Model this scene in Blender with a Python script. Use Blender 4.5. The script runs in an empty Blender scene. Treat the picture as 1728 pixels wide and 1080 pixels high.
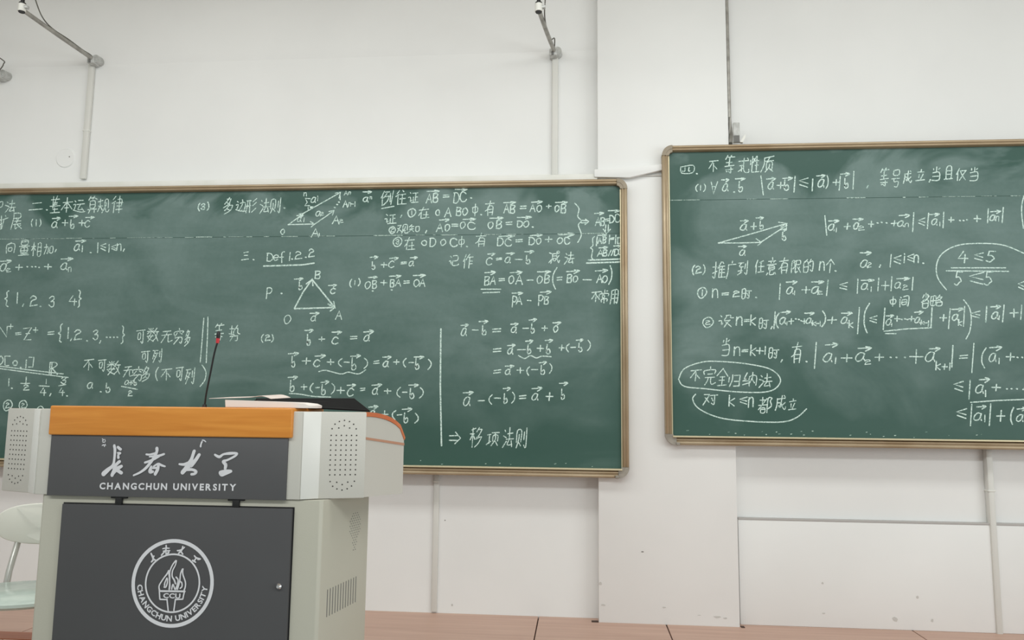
import bpy, bmesh, math, random
from mathutils import Vector, Matrix
random.seed(7)
SC = bpy.context.scene
COL = SC.collection

# ------------------------------------------------------------------ camera
F = 1300.0
RT = Vector((0.99619277, 0.08651808, 0.01070462))
DN = Vector((0.00030656, 0.11931339, -0.9928566))
FW = Vector((-0.08717725, 0.98907984, 0.11883261))
EYE = Vector((0, 0, 1.05))
cd = bpy.data.cameras.new('camera'); cam = bpy.data.objects.new('camera', cd); COL.objects.link(cam)
cd.sensor_width = 36; cd.lens = F/1728*36; cd.clip_start = .05; cd.clip_end = 60
UP = -DN; BK = -FW
cam.matrix_world = Matrix(((RT.x, UP.x, BK.x, EYE.x), (RT.y, UP.y, BK.y, EYE.y), (RT.z, UP.z, BK.z, EYE.z), (0, 0, 0, 1)))
SC.camera = cam

# ------------------------------------------------------------------ light
SC.view_settings.view_transform = 'Standard'
SC.view_settings.look = 'None'
SC.view_settings.gamma = 1
SC.view_settings.use_curve_mapping = False
SC.view_settings.exposure = 0.0
w = bpy.data.worlds.new('sky_light'); SC.world = w; w.use_nodes = True
bg = w.node_tree.nodes['Background']; bg.inputs[0].default_value = (.96, 1, .98, 1); bg.inputs[1].default_value = .39


def area(name, loc, target, sx, sy, power, col):
    l = bpy.data.lights.new(name, 'AREA'); l.shape = 'RECTANGLE'; l.size = sx; l.size_y = sy
    l.energy = power; l.color = col
    o = bpy.data.objects.new(name, l); COL.objects.link(o); o.location = loc
    o.rotation_euler = (Vector(target)-Vector(loc)).to_track_quat('-Z', 'Y').to_euler()
    return o


area('window_light', (5.6, -.6, 1.5), (-.2, 3.6, 1.2), 4.0, 1.8, 98, (.95, 1, 1))
area('unseen_overhead_light', (-.4, 2.25, 3.47), (-.4, 3.0, 0), 7.0, .5, 66, (.985, 1, .975))
area('unseen_overhead_light', (-.4, -.9, 3.47), (-.4, .2, 0), 7.0, .5, 122, (.97, 1, .98))  # unseen fill, added to light the lectern front


# ------------------------------------------------------------------ materials
def lin(c):
    return tuple((v/255/12.92 if v <= 10 else ((v/255+.055)/1.055)**2.4) for v in c)+(1,)


def mat(name, c, rough=.5, metal=0, c2=None, scale=8, stretch=(1, 1, 1), bump=0, bscale=60, lo=.35, hi=.65, spec=.5, detail=4, dist=0):
    m = bpy.data.materials.new(name); m.use_nodes = True
    nt = m.node_tree; N = nt.nodes; L = nt.links; b = N['Principled BSDF']
    b.inputs['Base Color'].default_value = lin(c); b.inputs['Roughness'].default_value = rough
    b.inputs['Metallic'].default_value = metal; b.inputs['Specular IOR Level'].default_value = spec
    tc = N.new('ShaderNodeTexCoord'); mp = N.new('ShaderNodeMapping'); mp.inputs['Scale'].default_value = stretch
    L.new(tc.outputs['Object'], mp.inputs[0])
    if c2:
        n = N.new('ShaderNodeTexNoise'); n.inputs['Scale'].default_value = scale; n.inputs['Detail'].default_value = detail
        n.inputs['Distortion'].default_value = dist
        r = N.new('ShaderNodeValToRGB'); r.color_ramp.elements[0].position = lo; r.color_ramp.elements[1].position = hi
        r.color_ramp.elements[0].color = lin(c); r.color_ramp.elements[1].color = lin(c2)
        L.new(mp.outputs[0], n.inputs['Vector']); L.new(n.outputs[0], r.inputs[0]); L.new(r.outputs[0], b.inputs['Base Color'])
    if bump:
        n = N.new('ShaderNodeTexNoise'); n.inputs['Scale'].default_value = bscale; n.inputs['Detail'].default_value = 5
        bp = N.new('ShaderNodeBump'); bp.inputs['Strength'].default_value = bump; bp.inputs['Distance'].default_value = .01
        L.new(mp.outputs[0], n.inputs['Vector']); L.new(n.outputs[0], bp.inputs['Height']); L.new(bp.outputs[0], b.inputs['Normal'])
    return m


M = {}
M['wall'] = mat('wall_paint', (228, 229, 228), .75, c2=(233, 234, 233), scale=1.3, bump=.12, bscale=7, spec=.3)
M['ceil'] = mat('ceiling_paint', (214, 206, 192), .8)
M['trunk'] = mat('painted_trunking', (226, 226, 222), .5, c2=(216, 217, 210), scale=6, bump=.1, bscale=30)
M['pipe'] = mat('painted_conduit', (212, 212, 207), .5)
M['ledgeshade'] = mat('grey_ledge_shade', (178, 176, 174), .6)
M['captop'] = mat('bronze_plastic_corner', (150, 138, 118), .35, c2=(138, 126, 106), scale=20)
M['floor'] = mat('pink_laminate', (184, 150, 134), .45, c2=(198, 166, 149), scale=3, stretch=(.6, 9, 1), lo=.3, hi=.7, spec=.4)
M['hall'] = mat('grey_terrazzo', (168, 170, 166), .4, c2=(150, 153, 150), scale=60)
M['nosing'] = mat('red_brown_wood', (134, 78, 54), .45, c2=(158, 96, 68), scale=4, stretch=(.5, 10, 1))
M['gap'] = mat('dark_joint', (70, 52, 44), .9)
M['frame'] = mat('champagne_aluminium', (178, 162, 136), .4, metal=.45, c2=(158, 138, 110), scale=3, stretch=(1, 1, 1), spec=.5)
M['framelip'] = mat('pale_aluminium_lip', (206, 196, 164), .35, metal=.4)
M['cap'] = mat('grey_plastic_corner', (138, 132, 122), .3, c2=(158, 152, 142), scale=20)
M['bodygrey'] = mat('grey_beige_powder_coat', (178, 176, 162), .45, c2=(182, 180, 167), scale=2, bump=.04, bscale=300)
M['headgrey'] = mat('pale_grey_powder_coat', (196, 194, 186), .42, c2=(200, 198, 190), scale=2, bump=.04, bscale=300)
M['strip'] = mat('white_bevel_highlight', (222, 222, 217), .35)
M['panel'] = mat('dark_grey_panel', (84, 84, 86), .5, c2=(80, 80, 82), scale=3)
M['door'] = mat('charcoal_door', (72, 72, 74), .55, c2=(69, 69, 71), scale=3)
M['print'] = mat('silver_white_print', (216, 216, 220), .5)
M['black'] = mat('black_plastic', (22, 22, 23), .5)
M['blackmatt'] = mat('black_cover', (12, 12, 13), .8, spec=.2)
M['darkgrey'] = mat('dark_grey_cover_edge', (58, 60, 60), .5)
M['wood'] = mat('orange_wood', (206, 128, 46), .32, c2=(222, 148, 62), scale=4, stretch=(1, 2, 14), lo=.3, hi=.7, detail=6, dist=.6)
M['woodedge'] = mat('red_wood_edge', (196, 104, 62), .4, c2=(206, 118, 74), scale=8)
M['browntrim'] = mat('brown_trim', (186, 138, 112), .5)
M['paper'] = mat('paper', (236, 228, 222), .7)
M['paper2'] = mat('paper_edges', (226, 214, 206), .75, c2=(208, 194, 186), scale=40, stretch=(.2, .2, 30))
M['chrome'] = mat('chrome', (225, 225, 228), .18, metal=1)
M['hole'] = mat('dark_hole', (62, 60, 56), .8)
M['perf'] = mat('fine_perforation', (140, 140, 135), .8)
M['slot'] = mat('vent_dark', (112, 112, 110), .8)
M['red'] = mat('red_ring', (200, 50, 60), .4)
M['armgrey'] = mat('galvanised_steel', (176, 174, 168), .4, metal=.3, c2=(140, 138, 132), scale=20)
M['clear'] = mat('pale_plastic_box', (196, 198, 196), .25, c2=(172, 173, 170), scale=40)
M['white'] = mat('white_plastic', (226, 226, 220), .4)
M['cable'] = mat('grey_cable', (98, 96, 90), .5)
M['chair'] = mat('white_chair_plastic', (222, 222, 212), .35)
M['seat'] = mat('pale_green_seat', (206, 218, 210), .2, c2=(190, 204, 196), scale=14)
M['chairleg'] = mat('silver_tube', (190, 190, 184), .3, metal=.5)
M['chip'] = mat('bare_plaster_chip', (196, 194, 190), .8)
M['chipdark'] = mat('dark_scuff', (110, 106, 100), .8)


def chalk_mat(name, c, c2, hi=.6):
    return mat(name, c, .9, c2=c2, scale=140, lo=.36, hi=hi, spec=.1, detail=2)


M['chalk'] = chalk_mat('chalk', (146, 176, 168), (212, 233, 226), .52)
M['chalkfaint'] = chalk_mat('faint_chalk', (100, 132, 122), (196, 216, 208), .62)


def board_mat(name, x0, x1, z0, z1, seed):
    m = bpy.data.materials.new(name); m.use_nodes = True
    nt = m.node_tree; N = nt.nodes; L = nt.links; b = N['Principled BSDF']
    b.inputs['Roughness'].default_value = .46; b.inputs['Specular IOR Level'].default_value = .35
    tc = N.new('ShaderNodeTexCoord'); sep = N.new('ShaderNodeSeparateXYZ'); L.new(tc.outputs['Object'], sep.inputs[0])

    def math_(op, a, c=None, clamp=False):
        n = N.new('ShaderNodeMath'); n.operation = op; n.use_clamp = clamp
        for i, v in enumerate((a, c)):
            if v is None: continue
            if isinstance(v, (int, float)): n.inputs[i].default_value = v
            else: L.new(v, n.inputs[i])
        return n.outputs[0]

    def noise(scale, st, det, dist, off):
        mp = N.new('ShaderNodeMapping'); mp.inputs['Scale'].default_value = st; mp.inputs['Location'].default_value = (off, off*.7, off*.3)
        mp.inputs['Rotation'].default_value = (0, .45 if off > 5 else -.3, 0)
        n = N.new('ShaderNodeTexNoise'); n.inputs['Scale'].default_value = scale; n.inputs['Detail'].default_value = det; n.inputs['Distortion'].default_value = dist
        L.new(tc.outputs['Object'], mp.inputs[0]); L.new(mp.outputs[0], n.inputs['Vector']); return n.outputs[0]
    n1 = noise(1.5, (1, 1, 1.5), 4, 1.3, seed)          # broad eraser clouds
    n2 = noise(7, (.35, 1, 1.6), 5, .5, seed+6)          # wiping streaks
    n3 = noise(45, (1, 1, 1), 3, 0, seed+2)
    # chalk dust is wiped around the middle of the board and does not reach the rails
    jit = math_('MULTIPLY', math_('SUBTRACT', n1, .5), .9)
    dx = math_('MINIMUM', math_('SUBTRACT', sep.outputs[0], x0), math_('SUBTRACT', x1, sep.outputs[0]))
    dt = math_('SUBTRACT', z1, sep.outputs[2]); db = math_('SUBTRACT', sep.outputs[2], z0)
    e1 = math_('DIVIDE', math_('ADD', dx, math_('MULTIPLY', jit, .4)), .14, True)
    e2 = math_('DIVIDE', math_('ADD', math_('SUBTRACT', dt, .03), jit), .09, True)
    e3 = math_('DIVIDE', math_('ADD', math_('SUBTRACT', db, .10), jit), .50, True)
    e = math_('MULTIPLY', math_('MULTIPLY', e1, e2), e3)
    r1 = N.new('ShaderNodeMapRange'); r1.inputs[1].default_value = .33; r1.inputs[2].default_value = .66; r1.inputs[3].default_value = .52; r1.inputs[4].default_value = .92
    L.new(n1, r1.inputs[0])
    s = math_('ADD', r1.outputs[0], math_('MULTIPLY', math_('SUBTRACT', n2, .5), .6))
    s = math_('ADD', s, math_('MULTIPLY', math_('SUBTRACT', n3, .5), .25))
    f = math_('MULTIPLY', math_('ADD', .12, math_('MULTIPLY', e, .88)), s, True)
    mx = N.new('ShaderNodeMix'); mx.data_type = 'RGBA'
    mx.inputs[6].default_value = lin((50, 84, 75)); mx.inputs[7].default_value = lin((108, 131, 127))
    L.new(f, mx.inputs[0]); L.new(mx.outputs[2], b.inputs['Base Color'])
    return m


# ------------------------------------------------------------------ helpers
def link(name, me, m=None, parent=None, smooth=False):
    o = bpy.data.objects.new(name, me); COL.objects.link(o)
    if m: me.materials.append(m)
    if parent: o.parent = parent
    if smooth:
        for p in me.polygons: p.use_smooth = True
        try:
            me.set_sharp_from_angle(angle=math.radians(40))
        except Exception: pass
    return o


def tag(o, label=None, cat=None, group=None, kind=None):
    for k, v in (('label', label), ('category', cat), ('group', group), ('kind', kind)):
        if v: o[k] = v
    return o


def empty(name, loc, label, cat, group=None):
    o = bpy.data.objects.new(name, None); COL.objects.link(o); o.location = loc
    o.empty_display_size = .1
    return tag(o, label, cat, group)


class MB:
    def __init__(s): s.v = []; s.f = []

    def box(s, x0, x1, y0, y1, z0, z1):
        n = len(s.v)
        s.v += [(x, y, z) for x in (x0, x1) for y in (y0, y1) for z in (z0, z1)]
        s.f += [tuple(n+i for i in q) for q in ((0, 1, 3, 2), (4, 6, 7, 5), (0, 4, 5, 1), (2, 3, 7, 6), (0, 2, 6, 4), (1, 5, 7, 3))]
        return s

    def prism(s, a, b):
        n = len(s.v); k = len(a); s.v += [tuple(p) for p in a]+[tuple(p) for p in b]
        s.f += [tuple(range(n, n+k))[::-1], tuple(range(n+k, n+2*k))]
        s.f += [(n+i, n+(i+1) % k, n+k+(i+1) % k, n+k+i) for i in range(k)]
        return s

    def tube(s, pts, r, seg=10):
        pts = [Vector(p) for p in pts]; n = len(s.v); K = len(pts)
        rs = r if isinstance(r, (list, tuple)) else [r]*K
        for i, p in enumerate(pts):
            d = (pts[min(i+1, K-1)]-pts[max(i-1, 0)]).normalized()
            a = d.cross(Vector((0, 0, 1)))
            if a.length < .05: a = d.cross(Vector((1, 0, 0)))
            a.normalize(); c = d.cross(a)
            s.v += [tuple(p+a*math.cos(t)*rs[i]+c*math.sin(t)*rs[i]) for t in [2*math.pi*j/seg for j in range(seg)]]
        for i in range(K-1):
            s.f += [(n+i*seg+j, n+i*seg+(j+1) % seg, n+(i+1)*seg+(j+1) % seg, n+(i+1)*seg+j) for j in range(seg)]
        s.f += [tuple(n+j for j in range(seg))[::-1], tuple(n+(K-1)*seg+j for j in range(seg))]
        return s

    def build(s, name, m, parent=None, bevel=0, seg=2, smooth=False, off=None):
        me = bpy.data.meshes.new(name)
        # meshes of parts are given in world coordinates and shifted to the parent's origin
        o3 = Vector(parent.location) if parent else Vector((0, 0, 0))
        pp = parent
        while pp is not None and pp.parent is not None:
            pp = pp.parent; o3 += Vector(pp.location)
        if off: o3 += Vector(off)
        me.from_pydata([tuple(Vector(p)-o3) for p in s.v], [], s.f); me.validate()
        bm = bmesh.new(); bm.from_mesh(me); bmesh.ops.recalc_face_normals(bm, faces=bm.faces)
        if bevel:
            bmesh.ops.bevel(bm, geom=[e for e in bm.edges if len(e.link_faces) == 2 and e.calc_face_angle() > .5], offset=bevel, segments=seg, affect='EDGES', profile=.5, clamp_overlap=True)
        bm.to_mesh(me); bm.free()
        ob = link(name, me, m, parent, smooth or bevel > 0)
        if off: ob.location = off
        return ob


def onY(x, y, Y):
    d = RT*((x-864)/F)+DN*((y-540)/F)+FW
    return EYE+d*(Y/d.y)


def spline(pts, n=4):
    out = []
    P = [pts[0]]+list(pts)+[pts[-1]]
    for i in range(1, len(P)-2):
        a, b, c, d = P[i-1], P[i], P[i+1], P[i+2]
        for k in range(n):
            t = k/n
            out.append(tuple(.5*((2*b[j])+(-a[j]+c[j])*t+(2*a[j]-5*b[j]+4*c[j]-d[j])*t*t+(-a[j]+3*b[j]-3*c[j]+d[j])*t**3) for j in range(len(b))))
    out.append(tuple(pts[-1]))
    return out


class Ink:
    """flat marks lying on a plane of constant Y; given as (X, Z) points"""

    def __init__(s, Y): s.Y = Y; s.v = []; s.f = []; s.k = 0

    def stroke(s, pts, w):
        s.k += 1; Y_ = s.Y-(s.k % 23)*2e-5-(s.k % 7)*3e-6
        q = [pts[0]]
        for p in pts[1:]:
            if (p[0]-q[-1][0])**2+(p[1]-q[-1][1])**2 > 1e-8: q.append(p)
        pts = q
        if len(pts) < 2: pts = [(pts[0][0]-w*.2, pts[0][1]), (pts[0][0]+w*.2, pts[0][1])]
        K = len(pts); ws = w if isinstance(w, (list, tuple)) else [w]*K
        if len(ws) != K: ws = [ws[min(int(i*len(ws)/K), len(ws)-1)] for i in range(K)]
        n0 = len(s.v)
        for i in range(K):
            a = pts[max(i-1, 0)]; b = pts[min(i+1, K-1)]
            dx, dz = b[0]-a[0], b[1]-a[1]; l = math.hypot(dx, dz) or 1; nx, nz = -dz/l, dx/l; h = ws[i]/2
            s.v += [(pts[i][0]+nx*h, Y_, pts[i][1]+nz*h), (pts[i][0]-nx*h, Y_, pts[i][1]-nz*h)]
        s.f += [(n0+2*i, n0+2*i+1, n0+2*i+3, n0+2*i+2) for i in range(K-1)]
        for e in (0, K-1):                       # rounded ends
            n = len(s.v); h = ws[e]/2
            s.v += [(pts[e][0]+h*math.cos(t), Y_+(7e-6 if e else 1e-5), pts[e][1]+h*math.sin(t)) for t in [math.pi*2*j/7+.3 for j in range(7)]]
            s.f.append(tuple(range(n, n+7)))

    def build(s, name, m, parent, label=None):
        me = bpy.data.meshes.new(name)
        o3 = Vector(parent.location)
        pp = parent
        while pp.parent is not None:
            pp = pp.parent; o3 += Vector(pp.location)
        me.from_pydata([tuple(Vector(p)-o3) for p in s.v], [], s.f)
        o = link(name, me, m, parent)
        if label: o['label'] = label
        return o


# ------------------------------------------------------------------ the room
WY = 4.15          # recessed wall
PY = 4.072         # face of the pier
# The stage floor is laid in large laminate boards with open joints
fl = bpy.data.objects.new('floor', None); COL.objects.link(fl); tag(fl, 'pink laminate stage floor below the chalkboards', kind='structure')
fm = MB().box(-5, 4.5, -1.2, WY+.1, -.10, -.012); fm.build('subfloor', M['gap'], fl)
NOS = 3.50
xs = [-5, -3.81, -2.61, -1.41, -.21, .435, 1.64, 2.84, 4.5]
for i in range(len(xs)-1):
    g = .003
    y1 = WY
    MB().box(xs[i]+g, xs[i+1]-g, NOS+.055, y1, -.012, 0).build('floor_board', M['floor'], fl, bevel=.001, seg=1)
    for k in range(6):
        ya = NOS-.06-.78*k
        MB().box(xs[i]+g, xs[i+1]-g, ya-.774, ya-.002, -.012, 0).build('floor_board' if ya > 2.2 else 'floor_tile', M['floor'] if ya > 2.2 else M['hall'], fl, bevel=.001, seg=1)
MB().box(-5, -.8, NOS-.055, NOS+.05, -.012, .002).build('edge_board', M['nosing'], fl, bevel=.001, seg=1)
MB().box(-.797, 4.5, NOS-.055, NOS+.05, -.012, .0).build('floor_board', M['floor'], fl, bevel=.001, seg=1)

wb = MB().box(-5, 4.5, WY, WY+.15, -.1, 3.55).build('wall_back', M['wall']); tag(wb, 'off white plastered wall behind the chalkboards', kind='structure')
PXL, PXR = .098, .797
pier = MB().box(PXL, PXR, PY, WY+.01, -.002, 3.52).build('wall_pier', M['wall'], bevel=.004, seg=2)
tag(pier, 'off white pier projecting from the wall between the two chalkboards', kind='structure')
ce = MB().box(-5, 4.5, .2, WY+.15, 3.52, 3.65).build('ceiling', M['ceil']); tag(ce, 'pale ceiling out of the frame', kind='structure')
wl = MB().box(-5.15, -5, -1.2, WY+.15, -.1, 3.65).build('wall_left', M['wall']); tag(wl, 'plain side wall', kind='structure')
# band above the lamp arms and the thicker dado right of the pier
bz = onY(550, 95, WY).z
bd = MB().prism([(-5, WY+.001, bz-.015), (-5, WY-.010, bz+.02), (-5, WY-.012, bz+.05), (-5, WY-.012, 3.52), (-5, WY+.001, 3.52)], [(PXL, WY+.001, bz-.015), (PXL, WY-.010, bz+.02), (PXL, WY-.012, bz+.05), (PXL, WY-.012, 3.52), (PXL, WY+.001, 3.52)]).build('trim_1', M['wall'], smooth=True); tag(bd, 'slightly proud band of plaster high on the wall left of the pier', kind='structure')
dz = onY(1450, 881, 4.12).z
dd = MB().box(PXR+.012, 4.5, WY-.03, WY+.001, 0, dz).build('trim_2', M['wall'], bevel=.003); tag(dd, 'low thicker dado of the wall under the right chalkboard', kind='structure')
dc = MB().box(PXR+.012, 4.5, WY-.033, WY+.001, dz, dz+.009).build('trim_3', M['ledgeshade'], bevel=.001); tag(dc, 'thin grey painted shadow line along the top of the dado', kind='structure')  # shadow line of the ledge built as a darker grey strip
# dark gaps where the floor meets the pier corners
for x, y, wd in ((PXL-.036, PY-.004, .034), (PXR+.004, PY-.012, .018)):
    MB().box(x, x+wd, y, y+.03, -.001, .002).build('joint_gap', M['gap'], fl)
random.seed(3)


def flake(px, py, w, h, Y, m, parent):
    c = onY(px, py, Y); k = 7
    pts = [(c.x+w*(.6+.5*random.random())*math.cos(t), c.z+h*(.6+.5*random.random())*math.sin(t)) for t in [2*math.pi*i/k for i in range(k)]]
    MB().prism([(x, Y-.0012, z) for x, z in pts], [(x, Y+.001, z) for x, z in pts]).build('paint_chip', m, parent)


for a in ((1084, 931, .010, .003, M['chipdark']), (1013, 985, .009, .010, M['chip']), (1018, 1021, .012, .006, M['chip']), (1121, 1025, .01, .004, M['chip']),
          (1210, 1041, .02, .006, M['chip']), (1224, 1043, .012, .005, M['chip']), (1180, 1038, .012, .002, M['chip'])):
    flake(a[0], a[1], a[2], a[3], PY, a[4], pier)
for a in ((763, 1021, .005, .008, M['chip']), (1388, 984, .006, .006, M['chip']), (1390, 1035, .01, .004, M['chip']), (1548, 1008, .007, .01, M['chip']),
          (1510, 1045, .014, .014, M['chip']), (1573, 1047, .008, .01, M['chip']), (751, 878, .003, .003, M['chipdark'])):
    flake(a[0], a[1], a[2], a[3], WY-.03 if a[0] > 1250 else WY, a[4], dd if a[0] > 1250 else wb)


# ------------------------------------------------------------------ chalkboards
def chalkboard(x0, x1, z0, z1, seed, label):
    yf, yb, ys = 4.022, 4.068, 4.046
    t = empty('chalkboard', ((x0+x1)/2, yf, z0), label, 'chalkboard')
    T, S, B, Rr = .033, .036, .048, .055
    MB().box(x0+.02, x1-.02, ys, yb-.004, z0+.02, z1-.02).build('writing_surface', board_mat('chalkboard_green_%d' % seed, x0+S-(x0+x1)/2, x1-S-(x0+x1)/2, B, z1-T-z0, seed), t)
    c = Rr

    def rail(name, prof, a, b, axis):
        # prof: (offset across, Y)
        if axis == 'x': A = [(a, y, u) for u, y in prof]; Bb = [(b, y, u) for u, y in prof]
        else: A = [(u, y, a) for u, y in prof]; Bb = [(u, y, b) for u, y in prof]
        return MB().prism(A, Bb).build(name, M['frame'], t, bevel=.0015, seg=1)

    def prof(o, s, wd):     # o outer coordinate, s direction inward, wd width: double-ribbed profile
        return [(o, yb), (o, yf+.008), (o+s*.004, yf), (o+s*wd*.42, yf), (o+s*wd*.46, yf+.005), (o+s*wd*.56, yf+.005), (o+s*wd*.60, yf+.001), (o+s*wd*.82, yf+.002), (o+s*wd, yf+.016), (o+s*wd, yb)]
    rail('top_rail', prof(z1, -1, T), x0+c, x1-c, 'x')
    rail('bottom_rail', prof(z0, 1, B*.8), x0+c, x1-c, 'x')
    rail('side_rail', prof(x0, 1, S), z0+c, z1-c, 'z')
    rail('side_rail', prof(x1, -1, S), z0+c, z1-c, 'z')
    MB().box(x0+S, x1-S, yf-.012, ys, z0+B*.8, z0+B*.8+.009).build('chalk_ledge', M['framelip'], t, bevel=.002)
    lip = MB().box(x0+S-.003, x0+S+.003, ys-.012, ys, z0+c, z1-c); lip.build('inner_lip', M['framelip'], t)
    lip = MB().box(x1-S-.003, x1-S+.003, ys-.012, ys, z0+c, z1-c); lip.build('inner_lip', M['framelip'], t)
    for sx in (0, 1):
        for sz in (0, 1):
            cx = x0+c if not sx else x1-c; cz = z0+c if not sz else z1-c
            a0 = {(0, 0): math.pi, (1, 0): 1.5*math.pi, (1, 1): 0, (0, 1): .5*math.pi}[(sx, sz)]
            wd = S if sz else S*1.05
            mb = MB()
            for (ra, rb_, ya) in ((Rr+.0005, Rr-wd*.55, yf-.0015), (Rr-wd*.45, Rr-wd*1.05, yf+.001)):
                ar = [a0+i*math.pi/2/8 for i in range(9)]
                o_ = [(cx+ra*math.cos(t_), cz+ra*math.sin(t_)) for t_ in ar]; i_ = [(cx+rb_*math.cos(t_), cz+rb_*math.sin(t_)) for t_ in ar][::-1]
                for i in range(8):
                    q = [o_[i], o_[i+1], i_[7-i], i_[8-i]]
                    mb.prism([(x, ya, z) for x, z in q], [(x, yb, z) for x, z in q])
            mb.build('corner_cap', M['captop'] if sz else M['cap'], t, smooth=True)
            if not sz:                                  # foot lug under the lower corners
                sgn = 1 if not sx else -1
                MB().box(cx+sgn*-.002, cx+sgn*.016, yf-.008, yf+.012, z0-.003, z0+.014).build('corner_screw_lug', M['cap'], t, bevel=.003)
    return t


LB = chalkboard(-3.72, .2535, .722, 2.294, 3, 'long green chalkboard behind the lectern, covered in vector proofs')
RB = chalkboard(.438, 4.32, .893, 2.472, 8, 'higher green chalkboard right of the pier, covered in inequality proofs')

# ---- chalk handwriting: glyphs are strokes on a 10 x 10 grid, two digits per point, '~' = curved
G = {
 'a': "~91501307397791 ~918797a9", 'b': "~20273a7a98754628", 'c': "~925013074a98", '>': "05a4 ~62a469", 'A': "0a50aa 2686",
 'B': "101a ~1070924515 ~4585987a1a", 'C': "~925011063a8aa8", 'D': "101a ~0060a3a76a1a", 'O': "~5012063a79a58150", 'o': "~50120639899350",
 'P': "101a ~1070a27515", 'N': "0a00aaa0", '1': "505a", '2': "~02307183250a 0aa9", '3': "~0240817335 ~3585894a08", '4': "5006a6 737a",
 '5': "30a0 3024 ~246497784a09", '+': "05a5 505a", '-': "05a5", '=': "03a2 08a7", '(': "~7033377a", ')': "~3073773a", '|': "505a",
 '≤': "a003a6 17aa", '{': "~7041541556497a", '}': "~3061549556693a", 'n': "101a ~1340819a", 'i': "535a 5051", 'k': "101a 93169a",
 'e': "~15947021053a98", 'f': "~9060425a 0585", 'R': "101a 303a ~1070923515 45aa", 'Z': "01a01aaa 3585", '∀': "005aa0 2474", 'Σ': "a000550aaa",
 '⇒': "0383 0777 50a55a", '/': "801a", '⇓': "3037 7077 055aa5", '[': "a0001a9a", ']': "00a09a0a",
 '法': "1122 0435 0a37 4393 6066 36a6 664999 879a", '二': "2181 0999", '三': "2181 3575 0a9a",
 '基': "1292 3037 7037 3474 3575 06a6 575a 3888 1aaa", '本': "13a3 505a 5308 53a8 3777",
 '运': "4181 3494 644888 7799 1122 042418 ~08397aaa", '算': "2002 2151 6042 6192 2373772723 2575 0898 371a 777a",
 '规': "0241 0545 2025 2509 2548 67619197 ~73754a ~77799aa8", '律': "3012 3304 242a 529296 44a4 5696 48a8 707a",
 '扩': "0333 202a09 0736 7071 43a2 533a", '展': "20808323 20230a 3595 5356 7356 2797 474a69 57aa 9879",
 '向': "5032 1a12929a 3565683835", '量': "2080832320 2181 04a4 2585882825 2787 555a 2999 0aaa",
 '相': "0343 202a 2306 2346 61919a6a61 6494 6797", '加': "03434a39 ~20240a 6393996963", '口': "1191991911",
 '可': "01a1 818a69 2353572723", '数': "0262 3034 1021 5041 3204 3264 0666 35176a 551a 8063 73a3 93875a 75aa",
 '无': "1181 0494 51440a ~64697aa9", '穷': "5051 04029293 3315 6384 16868a69 560a",
 '多': "503214 3171 ~715406 3354 643718 5595 ~95781a 4768", '列': "0151 211407 2353 ~53441a 1546 7276 909a79",
 '不': "01a1 5107 535a 6598", '等': "2002 1141 6042 5191 1474 4246 0696 1888 676a49 2939",
 '势': "0242 2026 0536 5282 ~704446 8285a6 1787 878a6a ~56381a", '中': "1383872713 505a", '在': "0292 ~402407 242a 4797 747a 3aaa",
 '有': "0292 ~503507 3a34848a 3686 3888", '例': "3015 232a 4171 5235 4474 ~74673a 8288 a09a",
 '往': "3012 3304 242a 6071 4393 4696 636a 3aaa", '证': "1122 05252837 4292 7279 7595 5559 39a9",
 '知': "2002 1242 0545 2224 2508 2548 6393986863", '观': "0131 ~312309 0448 57519197 ~73754a ~777aaaa9",
 '记': "1122 05252837 41919545 ~454999a8", '作': "3015 232a 6034 5292 626a 6595 6797",
 '减': "0122 0927 3292 32362a 4464 4666684846 ~70759aa8 9468 8091", '常': "5052 1122 8171 05039395 3454563634 29278789 565a",
 '用': "~10160a 10909a79 1393 1696 505a", '移': "4011 0333 202a 2306 2346 7052 6191 ~917455 8556 7595 ~95784a",
 '项': "0232 2228 0937 41a1 7163 57539397 ~73764a 779a", '则': "07014147 ~23260a 2749 7276 909a79",
 '形': "0141 0545 ~11140a 313a 9062 9365 975a", '边': "43938a69 ~606439 1122 042418 ~08397aaa",
 '四': "0118989001 323616 626676", '式': "0292 ~50577aaaa8 8091 1545 3539 0957", '性': "202a 0205 3143 6034 5393 707a 5696 3aaa",
 '质': "9021 ~21250a 2393 6144 49448489 ~65673a 689a", '号': "2080832320 0595 3537877a4a",
 '成': "2292 ~22261a 25555847 ~60669aa8 9558 8091", '立': "5052 1282 3437 7458 0999", '当': "5053 2122 8172 14848a1a 2787",
 '且': "2a20808a 2383 2686 0aaa", '仅': "3015 232a 4292 ~92754a ~42669a", '推': "0333 202a09 0736 6044 535a 7081 5393 5595 5797 5aaa 737a",
 '广': "5051 1292 ~12160a", '到': "0151 311454 0747 3439 0a48 7276 909a79", '任': "3015 232a 8152 4595 6269 4999",
 '意': "5051 1282 3243 7263 0494 2575772725 2676 190a ~383a7a79 899a", '限': "1a1141324527 51919454 515a79 5353 76aa 9687",
 '的': "3012 0a02424a0a 0646 7053 62929a79 6576", '个': "5004 50a4 535a", '时': "1141491911 1545 53a3 838a69 6577",
 '设': "1122 05252837 518183a3 ~515244 4585 ~85674a ~56789a", '间': "1122 131a 41919a89 3474783834 3676",
 '省': "5053 3113 7183 ~925506 2a25858a2a 2787", '略': "0141490901 0545 2129 7053 6292 ~927545 64a7 57979a5a57",
 '完': "5051 04029294 3474 1696 ~46381a ~66687aa9", '全': "5004 50a5 3575 2777 555a 1a9a", '归': "0206 ~30351a 51a1 a1aa 5aaa 56a6",
 '纳': "30143406 0646 0948 5a53a3aa 7074 ~746658 7598", '对': "0242 ~42340a 1448 53a3 838a69 6577",
 '都': "1252 3035 0565 6108 27575a2a27 2858 7a71a193a678",
}
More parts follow.
